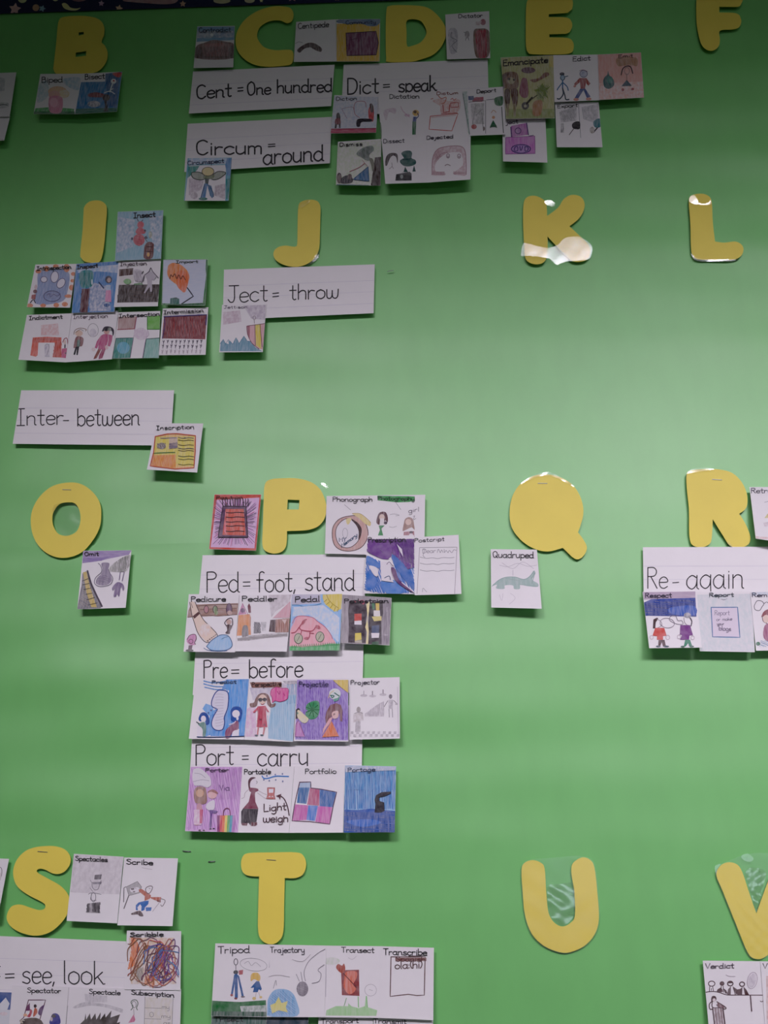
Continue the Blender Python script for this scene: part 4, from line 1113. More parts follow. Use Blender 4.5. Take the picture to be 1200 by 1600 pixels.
card((440,220, 822,215, 815,650, 430,685), 'card titled Photography in green, two girls with long hair', .002, 0)
view(500, 730, 5)
part('drawing')
F('3c9a50', '448,222 740,228 742,262 690,272 600,275 450,258', 'm')
F('5a2f38', '450,380 470,352 510,350 528,385 528,430 510,415 500,440 462,450 440,430', 'v', True); F('dcc4b8', EL(484, 392, 22, 26)); F('e4dce0', '470,400 500,400 505,450 465,452', 'i'); F('2f8a4c', '458,455 505,455 480,480 495,540 450,540 468,490', 'm'); F('4a3a4c', EL(512, 435, 14, 12))
F('a88880', '655,440 665,405 695,390 725,405 735,450 738,490 715,470 660,495 645,495', 'v', True); F('dcc0b4', EL(690, 428, 24, 24)); F('b08088', '655,505 735,500 738,545 652,545', 'v'); F('4a3a48', EL(712, 508, 14, 9)); F('e4dce4', EL(712, 530, 16, 12))
L(GY, .5, '545,370 580,365 620,375 590,380'); L(GY, .5, '540,465 570,470 600,460'); L(GY, .6, '590,272 632,332', sm=False); L(GY, .7, '728,385 740,380 730,410 750,400')
part('pencil_note'); T('girl', 690,358, 775,345, 36, .8, '6a6270')
title('Photography', 450,256, 738,258, 34, 1.1, '143c20')
view(500, 730, 5)
card((372,534, 735,532, 740,992, 340,986), 'card titled Prescription, bright purple and blue felt-tip', .004, 3)
view(500, 730, 5)
part('drawing')
HT('3a72c4', '360,690 470,730 480,830 560,890 600,900 560,700 580,670 735,780 738,985 470,985 350,960', 8, 1.4, 68, 'm', .5)
F('3a72c4', '370,820 430,800 440,930 365,945', 'm', True); F('4a80cc', '480,880 640,900 640,985 520,985', 'm', True); F('3a6cbc', '560,680 640,740 720,850 735,960 600,800', 'm', True); F('3f78c8', '372,690 465,750 460,790 370,750', 'm', True)
F('723a94', '375,600 400,570 560,560 560,690 530,720 480,715 380,670', 'm'); HT('723a94', '370,560 735,560 735,780 690,800 640,740 560,670 520,700 370,660', 8, 1.6, 80, 'm', .3); HT('5a2a80', '570,560 735,560 735,760 640,720', 9, 1.0, 78, 'm'); F('e6dfe8', '600,600 640,640 650,700 625,660', 'i'); 
F('e6dfe8', '470,740 550,735 560,860 575,900 480,885', 'i'); F('e6dfe8', '385,770 450,790 450,850 420,840', 'i', True)
F('683a70', '555,785 590,800 620,880 740,980 640,930 580,870', 'm', True); L('4a2a60', .8, '520,760 540,740 560,760 575,775'); L('2c4a78', 1.1, '505,865 540,850 550,880'); L('e8e0ea', 1.4, '640,900 735,975'); L('8a7a98', .6, '470,640 500,670')
title('Prescription', 376,588, 668,580, 38, 1.1)
view(500, 730, 5)
card((735,548, 1083,528, 1105,990, 740,1000), 'card titled Postcript, faint pencil letter', .005, 2)
view(500, 730, 5)
part('drawing')
L(GY, .7, '778,628 1070,625', sm=False); L('9a8a98', .7, '1070,625 1052,988', sm=False); L('9a8a98', .7, '778,628 758,990', sm=False)
for y in (708, 755, 808): L(GY, .7, [(780, y-6), (830, y+4), (880, y), (920, y+6), (960, y-2), (1010, y), (1050, y-4)])
L(GY, .7, '800,650 820,640 805,690 822,705'); L(GY, .6, '800,975 805,945 820,960 835,975')
part('pencil_note'); T('Dear', 800,672, 905,668, 34, .7, '8a8490'); L('8a8490', .7, '915,668 925,640 940,668 950,645 962,668'); L('8a8490', .7, '970,640 972,668 985,650 1000,668 1010,650 1030,668 1045,645 1065,650')
title('Postcript', 738,588, 972,574, 36, 1.0, '3a3440')
# --- pedicure row
view(280, 920, 6.667)
card((100,56, 626,53, 583,662, 45,655), 'card titled Pedicure, bare foot dipping in a blue bowl', .012, 0)
view(280, 920, 6.667)
part('drawing')
F('a07c70', '120,165 615,150 605,272 350,285 85,300 95,230', 'h'); F('b09488', '210,180 600,165 600,200 210,215', 'h'); L('5a4440', .8, '200,180 400,165 610,160'); L('5a4440', .8, '90,298 300,275 400,285 605,268'); L('6a5450', .7, '220,215 420,205 600,205')
for x, c in ((282,'b07078'), (375,'7a9068'), (520,'6a4a6a')):
    F(c, EL(x, 215, 24 if x < 500 else 30, 38 if x < 500 else 62), 'v'); L('4a343c', .9, EL(x, 215, 24 if x < 500 else 30, 38 if x < 500 else 62), close=True)
F('c0a098', EL(525, 250, 26, 24)); F('8a9a70', EL(385, 250, 20, 24))
F('e6d0c4', '110,140 135,130 160,140 205,235 260,330 330,400 392,470 380,510 290,560 200,470 155,340 130,260', 'i'); L('4a3a3c', 1.1, '110,140 130,260 155,345 200,470 285,560 385,510 392,470 330,400 255,325 205,235 165,135'); F('5a3438', '140,285 200,238 214,262 158,312', 'i'); L('6a5a5a', .8, '125,150 140,200'); F('e2c0ac', EL(270, 430, 60, 70, 30), 'p')
for i in range(5): L('5a4448', .9, [(290+i*20, 545-i*14), (300+i*20, 535-i*14), (300+i*22, 552-i*18)])
F('9cc0e4', '285,600 330,545 385,505 440,480 510,490 545,550 540,610 480,640 340,635', 'v', True); L('4a6a98', 1.2, '285,600 330,545 385,505 440,480 510,490 548,555 545,605 480,640 340,640 285,600'); L('4a6a98', .9, '255,615 300,640 400,650 500,645'); L('4a6a98', .8, '440,525 480,505 520,495')
F('cc8cb8', '80,530 110,485 165,475 178,520 160,560 172,580 120,585 85,560', 'v', True); L('5a3448', 1, '80,530 110,485 165,475 178,520 160,560 172,580', close=False); L('6a4858', .9, EL(122, 548, 22, 22), close=True); F('6a5060', '98,590 140,585 130,640 92,640', 'v'); F('5a6058', EL(108, 642, 42, 12), 'v')
L('4a343c', 1.3, '480,370 475,350 510,312 550,310 556,370 540,390 500,392', close=True); F('c8a8a0', EL(518, 345, 28, 26), 'v'); F('4a3034', '495,375 550,385 530,440 525,468 480,462 500,430', 'v', True)
title('Pedicure', 122,136, 482,130, 54, 1.3)
view(280, 920, 6.667)
card((630,66, 1176,58, 1120,655, 585,650), 'card titled Peddler, orange tower and brown stall', .009, 1)
view(280, 920, 6.667)
part('drawing')
F('c0b4bc', '930,60 1170,60 1150,140 1000,240 960,300', 'p')
F('e09c70', '618,275 735,262 748,480 600,490', 'v'); F('cc90b4', '658,150 700,262 615,272', 'v'); F('7a5a7c', EL(662, 225, 24, 24), 'v'); L('b06a90', .8, '658,150 720,275'); F('7a4450', '728,150 745,185 748,250 722,250 712,180', 'v'); F('c08468', '735,265 748,300 744,400 735,380', 'v')
F('8a8488', '655,500 660,400 690,378 715,400 718,510', 'v', True)
F('8c8688', '605,520 720,490 900,470 1130,455 1130,500 900,515 720,540 610,545', 'p'); F('9a9496', '605,515 1130,465 1130,490 610,540', 'h')
F('8c8890', '780,345 840,350 850,460 775,465', 'v'); F('a0a0a4', '850,345 910,345 900,430 860,440', 'p'); HT('5a5a5c', '780,350 850,350 850,465 775,465', 12, .7, 60)
F('d8a8b4', '1155,130 1165,300 975,305', 'v'); F('b48a80', '1000,320 1160,305 1155,450 1000,455', 'v'); HT('8a5c50', '1000,320 1160,305 1155,450 1000,455', 22, .9, 88); F('4a3034', '950,325 1005,320 1000,448 935,445', 'v'); F('d8c0bc', '1070,320 1120,320 1100,370', 'v')
title('Peddler', 652,130, 1018,128, 58, 1.3)
view(445, 920, 6.667)
card((72,58, 600,52, 572,645, 45,645), 'card titled Pedal, red bicycle before a pink hill and yellow sun', .008, 2)
view(445, 920, 6.667)
part('drawing')
bg('8cbcec', 'v'); F('c4c0d4', '72,58 370,55 378,150 75,168', 'h'); L('5a8cbc', 1.6, '78,170 140,170 200,185 300,175 378,155'); F('a8ccf0', '90,190 400,170 570,300 560,560 500,500 400,360 250,270 80,290', 'p')
F('e0cc60', '395,60 598,52 588,210 520,240 470,200 420,160 395,100', 'v'); L('b09838', 1.0, '435,60 455,110 500,160 560,200')
for p in ('405,140 440,110', '430,165 470,135', '470,205 498,165', '510,235 530,190', '545,240 560,205'): L('b09838', 1, p)
F('e8a8b4', '95,350 120,300 180,282 290,300 350,345 440,420 490,500 500,600 50,600 60,430', 'v', True); L('c06a80', 1.1, '80,360 110,300 180,282 290,300 340,340 420,400 480,480 495,520')
F('5cb070', '50,598 110,598 180,610 240,600 330,596 420,580 460,570 575,572 572,645 48,645', 'v')
for i in range(22): L('3c8c50', 1.0, [(70+i*23, 612-i), (76+i*23, 585-i*1.6), (84+i*23, 612-i)], sm=False)
for cx in ((142,518), (366,500)):
    F('b8b8a0', EL(cx[0], cx[1], 42, 52), 'v'); L('5a6a58', 1.1, EL(cx[0], cx[1], 42, 52), close=True); L('5a6a58', .8, [(cx[0]-15, cx[1]+30), (cx[0]+15, cx[1]-30)])
L('b04a60', 1.5, '70,460 110,450 150,400 200,330 225,320'); F('b05060', EL(195, 345, 14, 34, 35), 'v'); L('b04a60', 1.5, '150,400 175,430 280,440 320,400'); F('b85868', EL(345, 398, 30, 18, 30), 'v'); L('b04a60', 1.3, '175,430 165,480'); L('b04a60', 1.3, '262,445 250,510 205,515'); F('b85a6c', EL(228, 515, 24, 14)); L('b04a60', 1.3, '262,460 300,465')
title('Pedal', 105,142, 362,130, 58, 1.3)
view(445, 920, 6.667)
card((598,58, 1112,95, 1090,590, 585,565), 'card titled Pedestrian, black buildings with lit windows on grey', .011, 1, -.002)
view(445, 920, 6.667)
part('drawing')
bg('9c949c', 'v'); F('3a2c38', '672,130 730,115 830,130 862,230 845,330 848,480 842,565 660,560 668,400 660,230', 'm'); F('342a34', '875,150 1020,120 1025,260 1005,340 1008,580 865,575 872,350', 'm')
F('e4d8a4', '850,160 885,130 878,230 862,330 875,440 868,575 845,575 855,450 838,400 862,300 855,220', 'm'); L('fff0c0', .8, '870,180 865,240')
F('c45048', '725,260 800,258 800,330 725,335', 'm'); F('e6dfe6', '725,335 800,330 800,375 725,372', 'm'); F('dcc850', '732,462 795,458 800,530 730,540', 'm'); F('b8b0a0', '728,540 800,535 805,565 730,560', 'm')
F('2c7a4c', '905,150 935,150 935,215 912,212', 'm'); F('dcc060', '945,150 985,150 985,230 950,225', 'm'); F('e6dfe0', '925,225 990,225 995,290 925,285', 'm'); F('dccc80', '905,290 1008,285 1008,330 930,338', 'm')
F('4a5878', '905,385 985,378 980,465 905,462', 'm'); F('e6dfe6', '900,460 985,460 980,510 905,512', 'm'); F('2a5a3c', '910,555 975,545 980,585 905,582', 'm'); F('cc4a68', '770,120 820,115 835,150 815,165', 'm'); F('cc4a58', '720,125 745,120 735,150', 'm'); F('c8c0c8', '1055,190 1075,190 1072,240 1060,240', 'm'); F('c8c0c8', '1035,470 1075,475 1070,490 1035,488', 'm')
HT('847c88', '1030,120 1100,120 1085,580 1020,580', 12, .8, 88)
title('Pedestrian', 618,108, 1078,104, 52, 1.5)
# --- pre row
view(290, 1055, 6.667)
card((103,40, 665,36, 610,672, 33,662), 'card titled Predict, two seated figures and a speech shape on blue', .009, 0)
view(290, 1055, 6.667)
part('drawing')
F('4c94dc', '420,45 660,40 612,635 260,635 250,480 250,400 330,340 460,160 380,140', 'v'); HT('5ca4e8', '420,60 650,60 610,600 420,600', 14, 1.2, 88); F('6aa8e4', '175,350 210,295 280,320 300,400 240,420', 'v'); F('5a9cdc', '200,450 270,440 270,620 200,640', 'v')
for p in ('190,60 300,80 420,60', '190,90 290,115 400,120', '200,125 330,150 430,140'): L('4c90d4', 1.8, p, 'v')
p = '330,165 360,155 430,170 448,230 440,330 425,380 402,440 405,500 385,565 330,575 285,550 270,500 290,430 325,370 325,350 275,325 272,270 300,200'
F('dcd8e8', p, 'i', True); L('1f3f90', 1.5, p, close=True)
for i in range(12): L('b0a8c0', .5, [(305+(i % 3)*4, 200+i*30), (350, 196+i*30), (395, 202+i*28)])
F('e6e0ea', '120,530 180,545 175,640 118,640', 'i'); F('1f4c9c', '135,450 160,395 205,388 240,430 248,500 215,520 205,480 150,480', 'i', True); F('e6e0ea', EL(186, 455, 27, 34)); F('5a8a80', '130,510 200,490 215,560 205,635 180,635 175,560', 'v', True); L('2a3a40', 1.6, '115,488 140,505'); F('1f3f90', EL(236, 392, 9)); F('1f3f90', EL(266, 365, 10))
F('1f50a4', '470,370 500,330 560,330 590,370 580,440 555,490 480,480 470,430', 'i', True); F('e6e0ea', EL(525, 402, 40, 40)); F('e6e0ea', '500,550 560,560 555,635 480,635', 'i'); F('8a4468', '490,510 545,475 550,560 500,580 455,650 415,650 420,570', 'v', True); L('d8d0dc', 1.6, '455,515 500,500 520,480'); F('e6e0ea', EL(540, 450, 12, 20))
L('1c3068', 1.4, '120,642 300,645 610,634')
title('Predict', 272,90, 528,82, 40, 1.1, '2a4468')
view(290, 1055, 6.667)
card((665,50, 1162,48, 1118,695, 612,672), 'card titled Perspective, girl in sunglasses and red dress', .008, 1)
view(290, 1055, 6.667)
part('drawing')
F('a8c8e0', '1000,130 1160,60 1120,690 860,660 870,450 900,300', 'v'); F('bcb4cc', '668,130 1160,60 1160,200 700,260', 'p'); F('d8a8d0', '640,350 730,300 740,640 620,640', 'p'); HT('8ab4d4', '860,330 1155,200 1120,680 860,650', 20, .8, 88); HT('7aa8cc', '1060,80 1160,60 1155,300 1050,300', 16, 1, 86)
F('8a5040', '670,75 1000,70 1000,125 690,130', 'h'); F('8c8494', '1010,60 1160,55 1155,90 1060,95', 'p')
F('7a5048', '670,295 710,285 730,240 760,200 810,185 855,200 880,250 895,300 935,290 930,325 885,335 850,300 840,260 760,260 740,320 680,332', 'v', True); F('e6c8b8', EL(802, 250, 44, 50)); F('3a343c', EL(780, 256, 22, 20)); F('3a343c', EL(824, 254, 22, 20)); L('3a343c', 1.2, '760,250 845,248'); L('c05a68', 1, '785,298 800,304 815,298')
F('cc4460', '750,325 835,318 840,430 852,540 738,540 750,430', 'v'); HT('b03450', '752,330 834,325 845,535 742,535', 10, .9, 88); F('cc4c64', '750,330 700,385 715,392 755,355', 'v'); F('cc4c64', '834,322 868,380 856,384 830,350', 'v'); F('7a2038', EL(780, 462, 12, 10)); F('8a3050', EL(822, 518, 12, 14))
F('cc7478', '750,542 765,542 755,620 742,620', 'v'); F('cc7478', '812,540 830,540 815,618 802,618', 'v'); F('4a5a68', EL(735, 626, 18, 8)); F('4a5a68', EL(792, 624, 18, 8))
p = '895,150 940,125 1000,135 1065,140 1068,200 1055,250 985,275 930,265 905,285 900,230 885,200'
F('d8569c', p, 'v', True); L('b03878', .9, p, close=True); L('b03878', 1, '955,165 975,200 985,165'); L('b03878', 1, '1020,190 1035,215')
title('Perspective', 690,120, 998,108, 44, 1.1, '3a1c1c')
view(450, 1055, 6.667)
card((95,46, 628,46, 628,692, 60,685), 'card titled Projectile, green ball between two people on purple', .008, 0)
view(450, 1055, 6.667)
part('drawing')
F('a48cd0', '95,46 628,46 628,680 75,670', 'v'); HT('7c58b8', '95,50 470,50 560,200 628,400 628,670 80,665', 19, 1.4, 86, 'v', .5); HT('9478c8', '100,80 620,200 620,660 100,650', 24, 1.2, 70, 'v')
F('dcc058', '468,50 628,48 628,185 520,100', 'v')
F('2c8c58', '200,300 260,270 310,268 328,300 325,380 300,440 240,460 200,440 180,400 205,370 185,350', 'm', True)
for a in range(9): L('1a6a3c', 1.5, [(255, 360), (255+70*math.cos(a*.7), 360+75*math.sin(a*.7))])
F('302430', '80,455 82,360 105,342 122,350 130,400 115,380 100,450', 'i'); F('dcd0b0', '105,360 180,420 215,460 170,500 100,440', 'v', True); F('4a8a70', EL(100, 396, 8, 12)); F('c8c080', EL(165, 470, 35, 25), 'p')
F('c080c0', '100,475 125,500 175,640 70,640 80,540', 'v'); L('8a4a70', .9, '78,630 82,520 105,475'); L('8a4a70', .9, '120,500 170,630')
F('c8d8d8', EL(488, 195, 62, 58), 'p'); F('4a9a88', '470,250 520,235 545,200 525,260 480,275', 'v'); L('2c7064', 1.6, '440,210 480,215 460,235 450,215'); L('2c6a5c', 1.6, '485,185 530,215'); L('dcc090', 1, '420,240 440,190 480,160')
F('7a4a50', '395,505 388,440 400,380 440,310 500,290 550,310 568,370 565,480 545,480 535,400 500,370 470,400 430,470', 'v'); F('dcb4b0', '455,400 480,375 525,375 520,440 470,450', 'v', True); L('6a4a50', 1, '490,410 480,400 475,420'); F('dca8b0', '430,450 470,430 440,500 390,560 360,620 365,560', 'v')
F('e07a40', '455,478 530,635 355,645', 'v'); HT('c85c28', '455,485 525,630 365,640', 14, .8, 70)
title('Projectile', 112,118, 418,114, 50, 1.1, '33285a')
view(450, 1055, 6.667)
card((636,33, 1163,20, 1165,660, 640,672), 'card titled Projector, pale pencil people on a white card', .007, 1)
view(450, 1055, 6.667)
part('drawing')
for x, y in ((790,190), (880,195), (990,180)): F('b0a4b0', EL(x, y+22, 38, 14), 'p'); L('6a5e68', 1.2 if x > 850 else .7, [(x, y-28), (x, y+8)])
F('b4aab4', '800,400 940,300 1000,270 1000,430 800,430', 'p'); HT('a8a0ac', '820,390 950,290 1000,270 1000,420 830,425', 16, .6, 88)
F('7a727c', EL(1068, 222, 18, 24), 'v'); F('a49ca8', '1045,255 1095,255 1090,350 1050,350', 'p'); L('7a727c', .9, '1040,265 1000,330'); L('7a727c', .9, '1098,262 1140,300'); L('8a828c', .9, '1052,350 1055,440'); L('8a828c', .9, '1085,350 1090,440'); F('8a828c', EL(1130, 300, 14, 10), 'p')
F('a8a0a0', EL(735, 360, 22, 32), 'v'); F('b4a8a8', '680,400 775,380 790,470 680,490', 'p'); F('9a949c', '705,480 755,480 755,590 700,595', 'p'); L('8a8288', .7, '690,400 735,385 780,400')
for r in range(2):
    for k in range(9): F('a098a4', [(655+k*56+r*28, 585+r*30), (683+k*56+r*28, 583+r*30), (681+k*56+r*28, 612+r*28), (653+k*56+r*28, 612+r*28)], 'p')
L('c0b8c4', .5, '645,120 650,640', sm=False); L('c0b8c4', .5, '1140,120 1150,640', sm=False)
title('Projector', 652,100, 955,90, 46, 1.0, '4a4452')
# --- port row
view(285, 1190, 6.667)
card((85,52, 626,52, 580,740, 28,724), 'card titled Porter, children with rainbow bag on violet', .009, 0)
view(285, 1190, 6.667)
part('drawing')
bg('d4a8dc', 'v'); HT('b880c8', '90,60 620,60 580,720 40,710', 22, 1.1, 80, 'v', .5); HT('b884c4', '300,60 620,60 600,400 350,400', 18, 1.1, 84, 'v', .5)
F('ded8e2', '105,130 120,80 180,70 240,110 290,170 298,240 260,270 200,250 130,250 110,200', 'v', True); L('9a90a8', .6, '110,210 200,190 280,200'); L('9a90a8', .6, '125,120 190,130 240,170')
F('9a7468', '120,310 150,265 210,262 245,290 248,430 150,435 125,400', 'v', True); F('d0a488', EL(182, 328, 42, 42), 'v'); F('c890a0', '150,450 200,450 210,600 190,655 120,655 150,560', 'v', True); F('d8a0c8', '120,500 200,500 195,660 120,655', 'p'); F('c85a80', '180,500 215,500 205,640 180,645', 'v')
F('e0b0b4', EL(312, 345, 48, 42), 'v'); F('9a5850', '262,325 285,298 330,292 370,325 360,335 300,315', 'v', True); F('e0d8e4', '255,440 330,400 335,480 300,510 250,490', 'v', True); F('6a4490', '275,505 365,515 340,540 310,545 300,680 280,675 290,550', 'v', True); F('3a3448', EL(292, 700, 12, 7)); F('3a3448', EL(326, 698, 12, 7)); F('4a3448', EL(180, 715, 14, 8)); F('4a3448', EL(222, 716, 12, 7))
for i, c in enumerate(('8a3a78', 'd04a5c', 'e27850', 'e4cc60', '6aac68', '4aa0b8', 'b87cc0')):
    F(c, [(362+i*27, 560), (390+i*27, 560), (388+i*25, 735), (362+i*25, 735)], 'v')
L('8a4a70', 1.3, '425,560 430,510 460,485 490,500 498,560'); 
part('pencil_note'); T('Xia'.replace('X', 'V'), 385,300, 490,300, 60, .9, '7a5a90')
title('Porter', 238,108, 480,104, 44, 1.1, '4a3050')
view(285, 1190, 6.667)
card((626,52, 1165,50, 1110,742, 580,740), 'card titled Portable, woman in maroon holding a small computer, Light weight note', .008, 1)
view(285, 1190, 6.667)
part('drawing')
F('e6dee8', EL(738, 218, 38, 48)); L('7a6a74', .7, '770,200 780,215 770,230'); F('5a3440', '685,240 690,190 720,162 765,168 730,185 708,215 705,260 720,300 700,310', 'i', True)
F('7c2446', '700,270 760,275 790,285 792,305 760,318 755,340 760,420 792,492 630,490 690,420 715,320 695,300', 'm')
F('2e2230', '630,490 790,494 772,630 715,635 710,668 690,640 612,640 612,520', 'm'); HT('1a141c', '630,495 785,500 770,625 615,630', 14, .9, 88); F('6a3440', '612,640 680,640 672,668 620,664', 'v'); F('6a3440', '715,632 778,632 780,660 755,672 715,670', 'v')
L('b8a8b0', .7, '690,290 650,330 645,370 615,385'); L('b8a8b0', .7, '790,300 840,330 880,345'); L('b8a8b0', .7, '780,325 850,375 880,380')
L('3c80cc', 1.8, '830,150 850,175 900,172 940,158 990,150 1040,152 1105,155'); 
for x, y in ((848,190), (880,148), (905,198), (968,135), (972,190), (1042,128), (1045,205)): F('5a6aa0', EL(x, y, 8, 9))
F('c0605c', '885,272 962,272 955,345 968,390 875,386 888,345', 'v'); F('e6e0ea', '900,285 950,285 945,325 900,325', 'i'); F('e6dfe8', EL(908, 364, 10, 6)); F('e6dfe8', EL(938, 364, 10, 6)); L('a04848', .8, '885,272 962,272 955,345 968,390 875,386 888,345', sm=False, close=True)
L('4a2c38', 1.7, '1112,560 1095,470 1060,390 1010,350'); F('5a2c38', '972,358 1030,335 1025,360 1015,400 1005,372', 'i')
part('marker_note'); T('Light', 845,520, 1080,500, 78, 1.6, '4a2c38', xr=.5); T('weigh', 840,632, 1100,628, 60, 1.6, '4a2c38', xr=.75)
title('Portable', 642,130, 920,126, 50, 1.1)
view(445, 1190, 6.667)
card((100,50, 628,38, 608,740, 45,742), 'card titled Portfolio, folder of pink and blue squares', .008, 0)
view(445, 1190, 6.667)
part('drawing')
F('a8bcd8', '155,215 270,212 270,275 150,270', 'v'); F('3f78b0', '145,270 260,270 225,440 125,430', 'v'); F('b85a80', '262,275 362,285 360,460 232,450', 'v'); F('3a70b8', '362,288 538,315 500,475 362,465', 'v')
F('c868b0', '110,445 245,455 225,608 78,620', 'v'); F('5a84d0', '245,455 345,460 315,620 225,608', 'v'); F('cc6cb4', '345,462 495,475 470,650 318,625', 'v')
L('5a3a50', 1.5, '155,215 270,212 272,275 380,288 540,318 505,460 468,652 260,625 75,618 100,460 130,320', sm=False, close=True)
HT('3464a0', '150,280 250,280 225,430 130,420', 12, .8, 80); HT('3464a0', '370,300 525,320 498,465 370,455', 14, .8, 60)
title('Portfolio', 210,128, 535,124, 52, 1.1)
card((628,38, 1160,50, 1145,738, 612,742), 'card titled Portage, black boat shape on deep blue water', .009, 1)
view(445, 1190, 6.667)
part('drawing')
bg('8cb8dc', 'v'); HT('3c7cc0', '630,60 1150,60 1150,500 620,500', 15, 1.8, 88, 'v', .55); HT('5a98d0', '630,60 1150,60 1150,300 630,300', 18, 1.6, 84, 'v', .5); F('8aa8cc', '632,45 1155,55 1150,90 632,110', 'p')
F('1f56ac', '618,500 760,505 900,490 1155,515 1148,735 612,740', 'm'); HT('1a4894', '620,520 1150,530 1148,735 615,735', 14, 1.6, 3); F('2c68c0', '640,620 900,600 1000,640 800,680', 'v', True)
F('2e2c36', '935,520 945,440 935,400 950,350 1010,318 1105,312 1105,330 1040,360 985,370 985,410 1035,425 1040,515 1000,530 935,530', 'i')
title('Portage', 655,92, 940,82, 48, 1.1, '24385c')
# --- quadruped
view(740, 720, 2.609)
card((70,360, 258,362, 278,603, 72,598), 'card titled Quadruped, pale green long-tailed dinosaur', .010, 0, .004)
view(740, 720, 2.609)
part('drawing')
F('a4bcb8', '75,510 100,488 130,475 170,474 205,482 228,470 245,448 252,460 240,485 262,500 260,514 215,510 190,505 188,522 165,522 160,508 128,508 125,522 92,520 95,505', 'v', True)
L('8aa4a0', .8, '75,512 100,488 130,475 170,474 205,484 230,470 248,448'); L('9ab0ac', .7, '190,505 262,512'); L('a0b4b0', .7, '130,478 190,490'); L('b8b0bc', .5, '105,425 140,432 180,418 220,430 258,425'); L('b8b0bc', .5, '115,415 160,440 200,412 245,440'); L('b8b0bc', .6, '160,445 160,468', sm=False); L('c4bcc8', .5, '105,545 115,570 120,540'); L('c4bcc8', .5, '150,540 170,560 145,585'); L('90a8a4', .8, '235,480 250,455 238,500')
title('Quadruped', 78,394, 244,396, 25, 1.3)
# --- R cards
view(990, 740, 5.333)
card((75,985, 515,980, 570,1450, 130,1455), 'card titled Respect, two children under a dark blue band', .016, 1, .002)
view(990, 740, 5.333)
part('drawing')
F('b8a4bc', '78,988 515,982 515,1040 85,1050', 'h'); F('1c3f9c', '85,1075 150,1045 515,1035 524,1192 96,1185', 'm'); HT('16307c', '90,1075 515,1045 520,1190 98,1180', 12, 1.4, 5); F('2c58b4', '300,1120 500,1100 510,1180 320,1170', 'v', True)
F('4a3438', '165,1215 195,1200 205,1205 185,1240 180,1290 160,1290', 'i'); L('8a7a84', .8, '190,1210 225,1230 235,1265 200,1285'); F('cc4c44', '180,1285 255,1285 275,1350 245,1355 245,1385 195,1385 195,1355 158,1350', 'm'); F('4a2428', '208,1388 258,1385 270,1440 245,1440 235,1405 220,1440 205,1440', 'm'); F('4a5a68', EL(205, 1440, 20, 8)); F('4a5a68', EL(272, 1440, 24, 8)); L('c0b0bc', .8, EL(150, 1365, 14, 16), close=True); L('c0b0bc', .8, EL(285, 1365, 16, 18), close=True)
L('8a8090', .9, EL(280, 1245, 60, 40, 8), close=True); L('8a8090', .9, '300,1220 310,1190 350,1188 370,1225 400,1225 410,1255 350,1250', close=True)
F('3c4460', EL(448, 1180, 30, 22), 'p'); L('4a3a50', 1.6, '470,1200 485,1230 478,1270'); L('8a7a88', .8, '420,1200 425,1240 450,1265'); F('7a3c88', '390,1262 470,1262 495,1345 465,1350 462,1385 385,1385 405,1345 385,1340', 'm'); F('2c8464', '430,1385 470,1385 490,1440 465,1440 455,1412 435,1440 418,1440', 'm'); F('3c6a5a', EL(410, 1442, 18, 8)); F('3c6a5a', EL(485, 1440, 18, 8)); L('c0b0bc', .8, EL(378, 1360, 14, 16), close=True); L('c0b0bc', .8, EL(492, 1368, 14, 16), close=True)
title('Respect', 96,1035, 318,1030, 40, 1.1, '2a2440')
view(990, 740, 5.333)
card((515,984, 982,980, 1010,1488, 552,1480), 'card titled Report, small framed note with blue outline', .009, 0)
view(990, 740, 5.333)
part('drawing')
F('cdd6dc', '530,1010 982,1000 1008,1480 555,1475', 'p'); F('e0d4e4', '650,1115 865,1118 880,1362 660,1360', 'i'); L('4a74a8', 1.4, '646,1115 866,1114 886,1365 658,1360', sm=False, close=True)
part('pencil_note'); T('Report', 675,1180, 800,1178, 40, .8, '8a8098'); T('or make', 690,1228, 820,1222, 26, .7, '7a7088'); T('your', 695,1262, 755,1262, 24, .7, '6a6078'); T('blogs', 710,1305, 812,1310, 36, .8, '7a7088'); L('a8a0b0', .6, '730,1045 755,1050 780,1040')
title('Report', 630,1014, 835,1010, 38, 1.1, '3a4450')
view(990, 740, 5.333)
card((972,985, 1440,980, 1460,1470, 1020,1476), 'card titled Remind, person in a maroon hat, cut by the right edge', .007, 1)
view(990, 740, 5.333)
part('drawing')
F('b4c8dc', '978,988 1130,985 1130,1010 985,1020', 'p'); L('5a5460', 1.0, '1010,1090 1030,1060 1065,1062 1085,1085 1070,1110 1050,1140 1015,1135 1005,1110', close=True); L('5a5460', .9, '1085,1085 1110,1070 1130,1090')
F('8a3c48', '1065,1195 1085,1150 1125,1130 1180,1140 1180,1180 1100,1185', 'v', True); L('5a3a44', 1, '1072,1190 1080,1230 1115,1250'); F('e4c8bc', EL(1105, 1210, 28, 34)); F('a0587c', '1090,1270 1140,1260 1150,1400 1085,1370', 'v', True); F('3c7a5c', EL(1038, 1418, 18, 16), 'v'); HT('9ab0c8', '1060,1390 1150,1400 1150,1440 1050,1440', 9, .8, 20)
title('Remind', 985,1015, 1210,1015, 40, 1.1, '2a2440')
view(990, 740, 5.333)
card((965,112, 1420,110, 1440,600, 1018,542), 'card titled Retrospect at the right edge beside the letter R', .016, 0, .006)
view(990, 740, 5.333)
part('drawing')
F('d4c88c', '1090,370 1150,290 1180,370', 'v'); L(GY, .6, '1090,240 1140,230 1200,245'); F('c8b8c0', '1080,410 1140,400 1130,440 1090,440', 'p'); F('dcb0a8', '1010,520 1130,530 1130,548 1020,542', 'p')
title('Retrospect', 978,162, 1330,160, 42, 1.1, '3a3444')
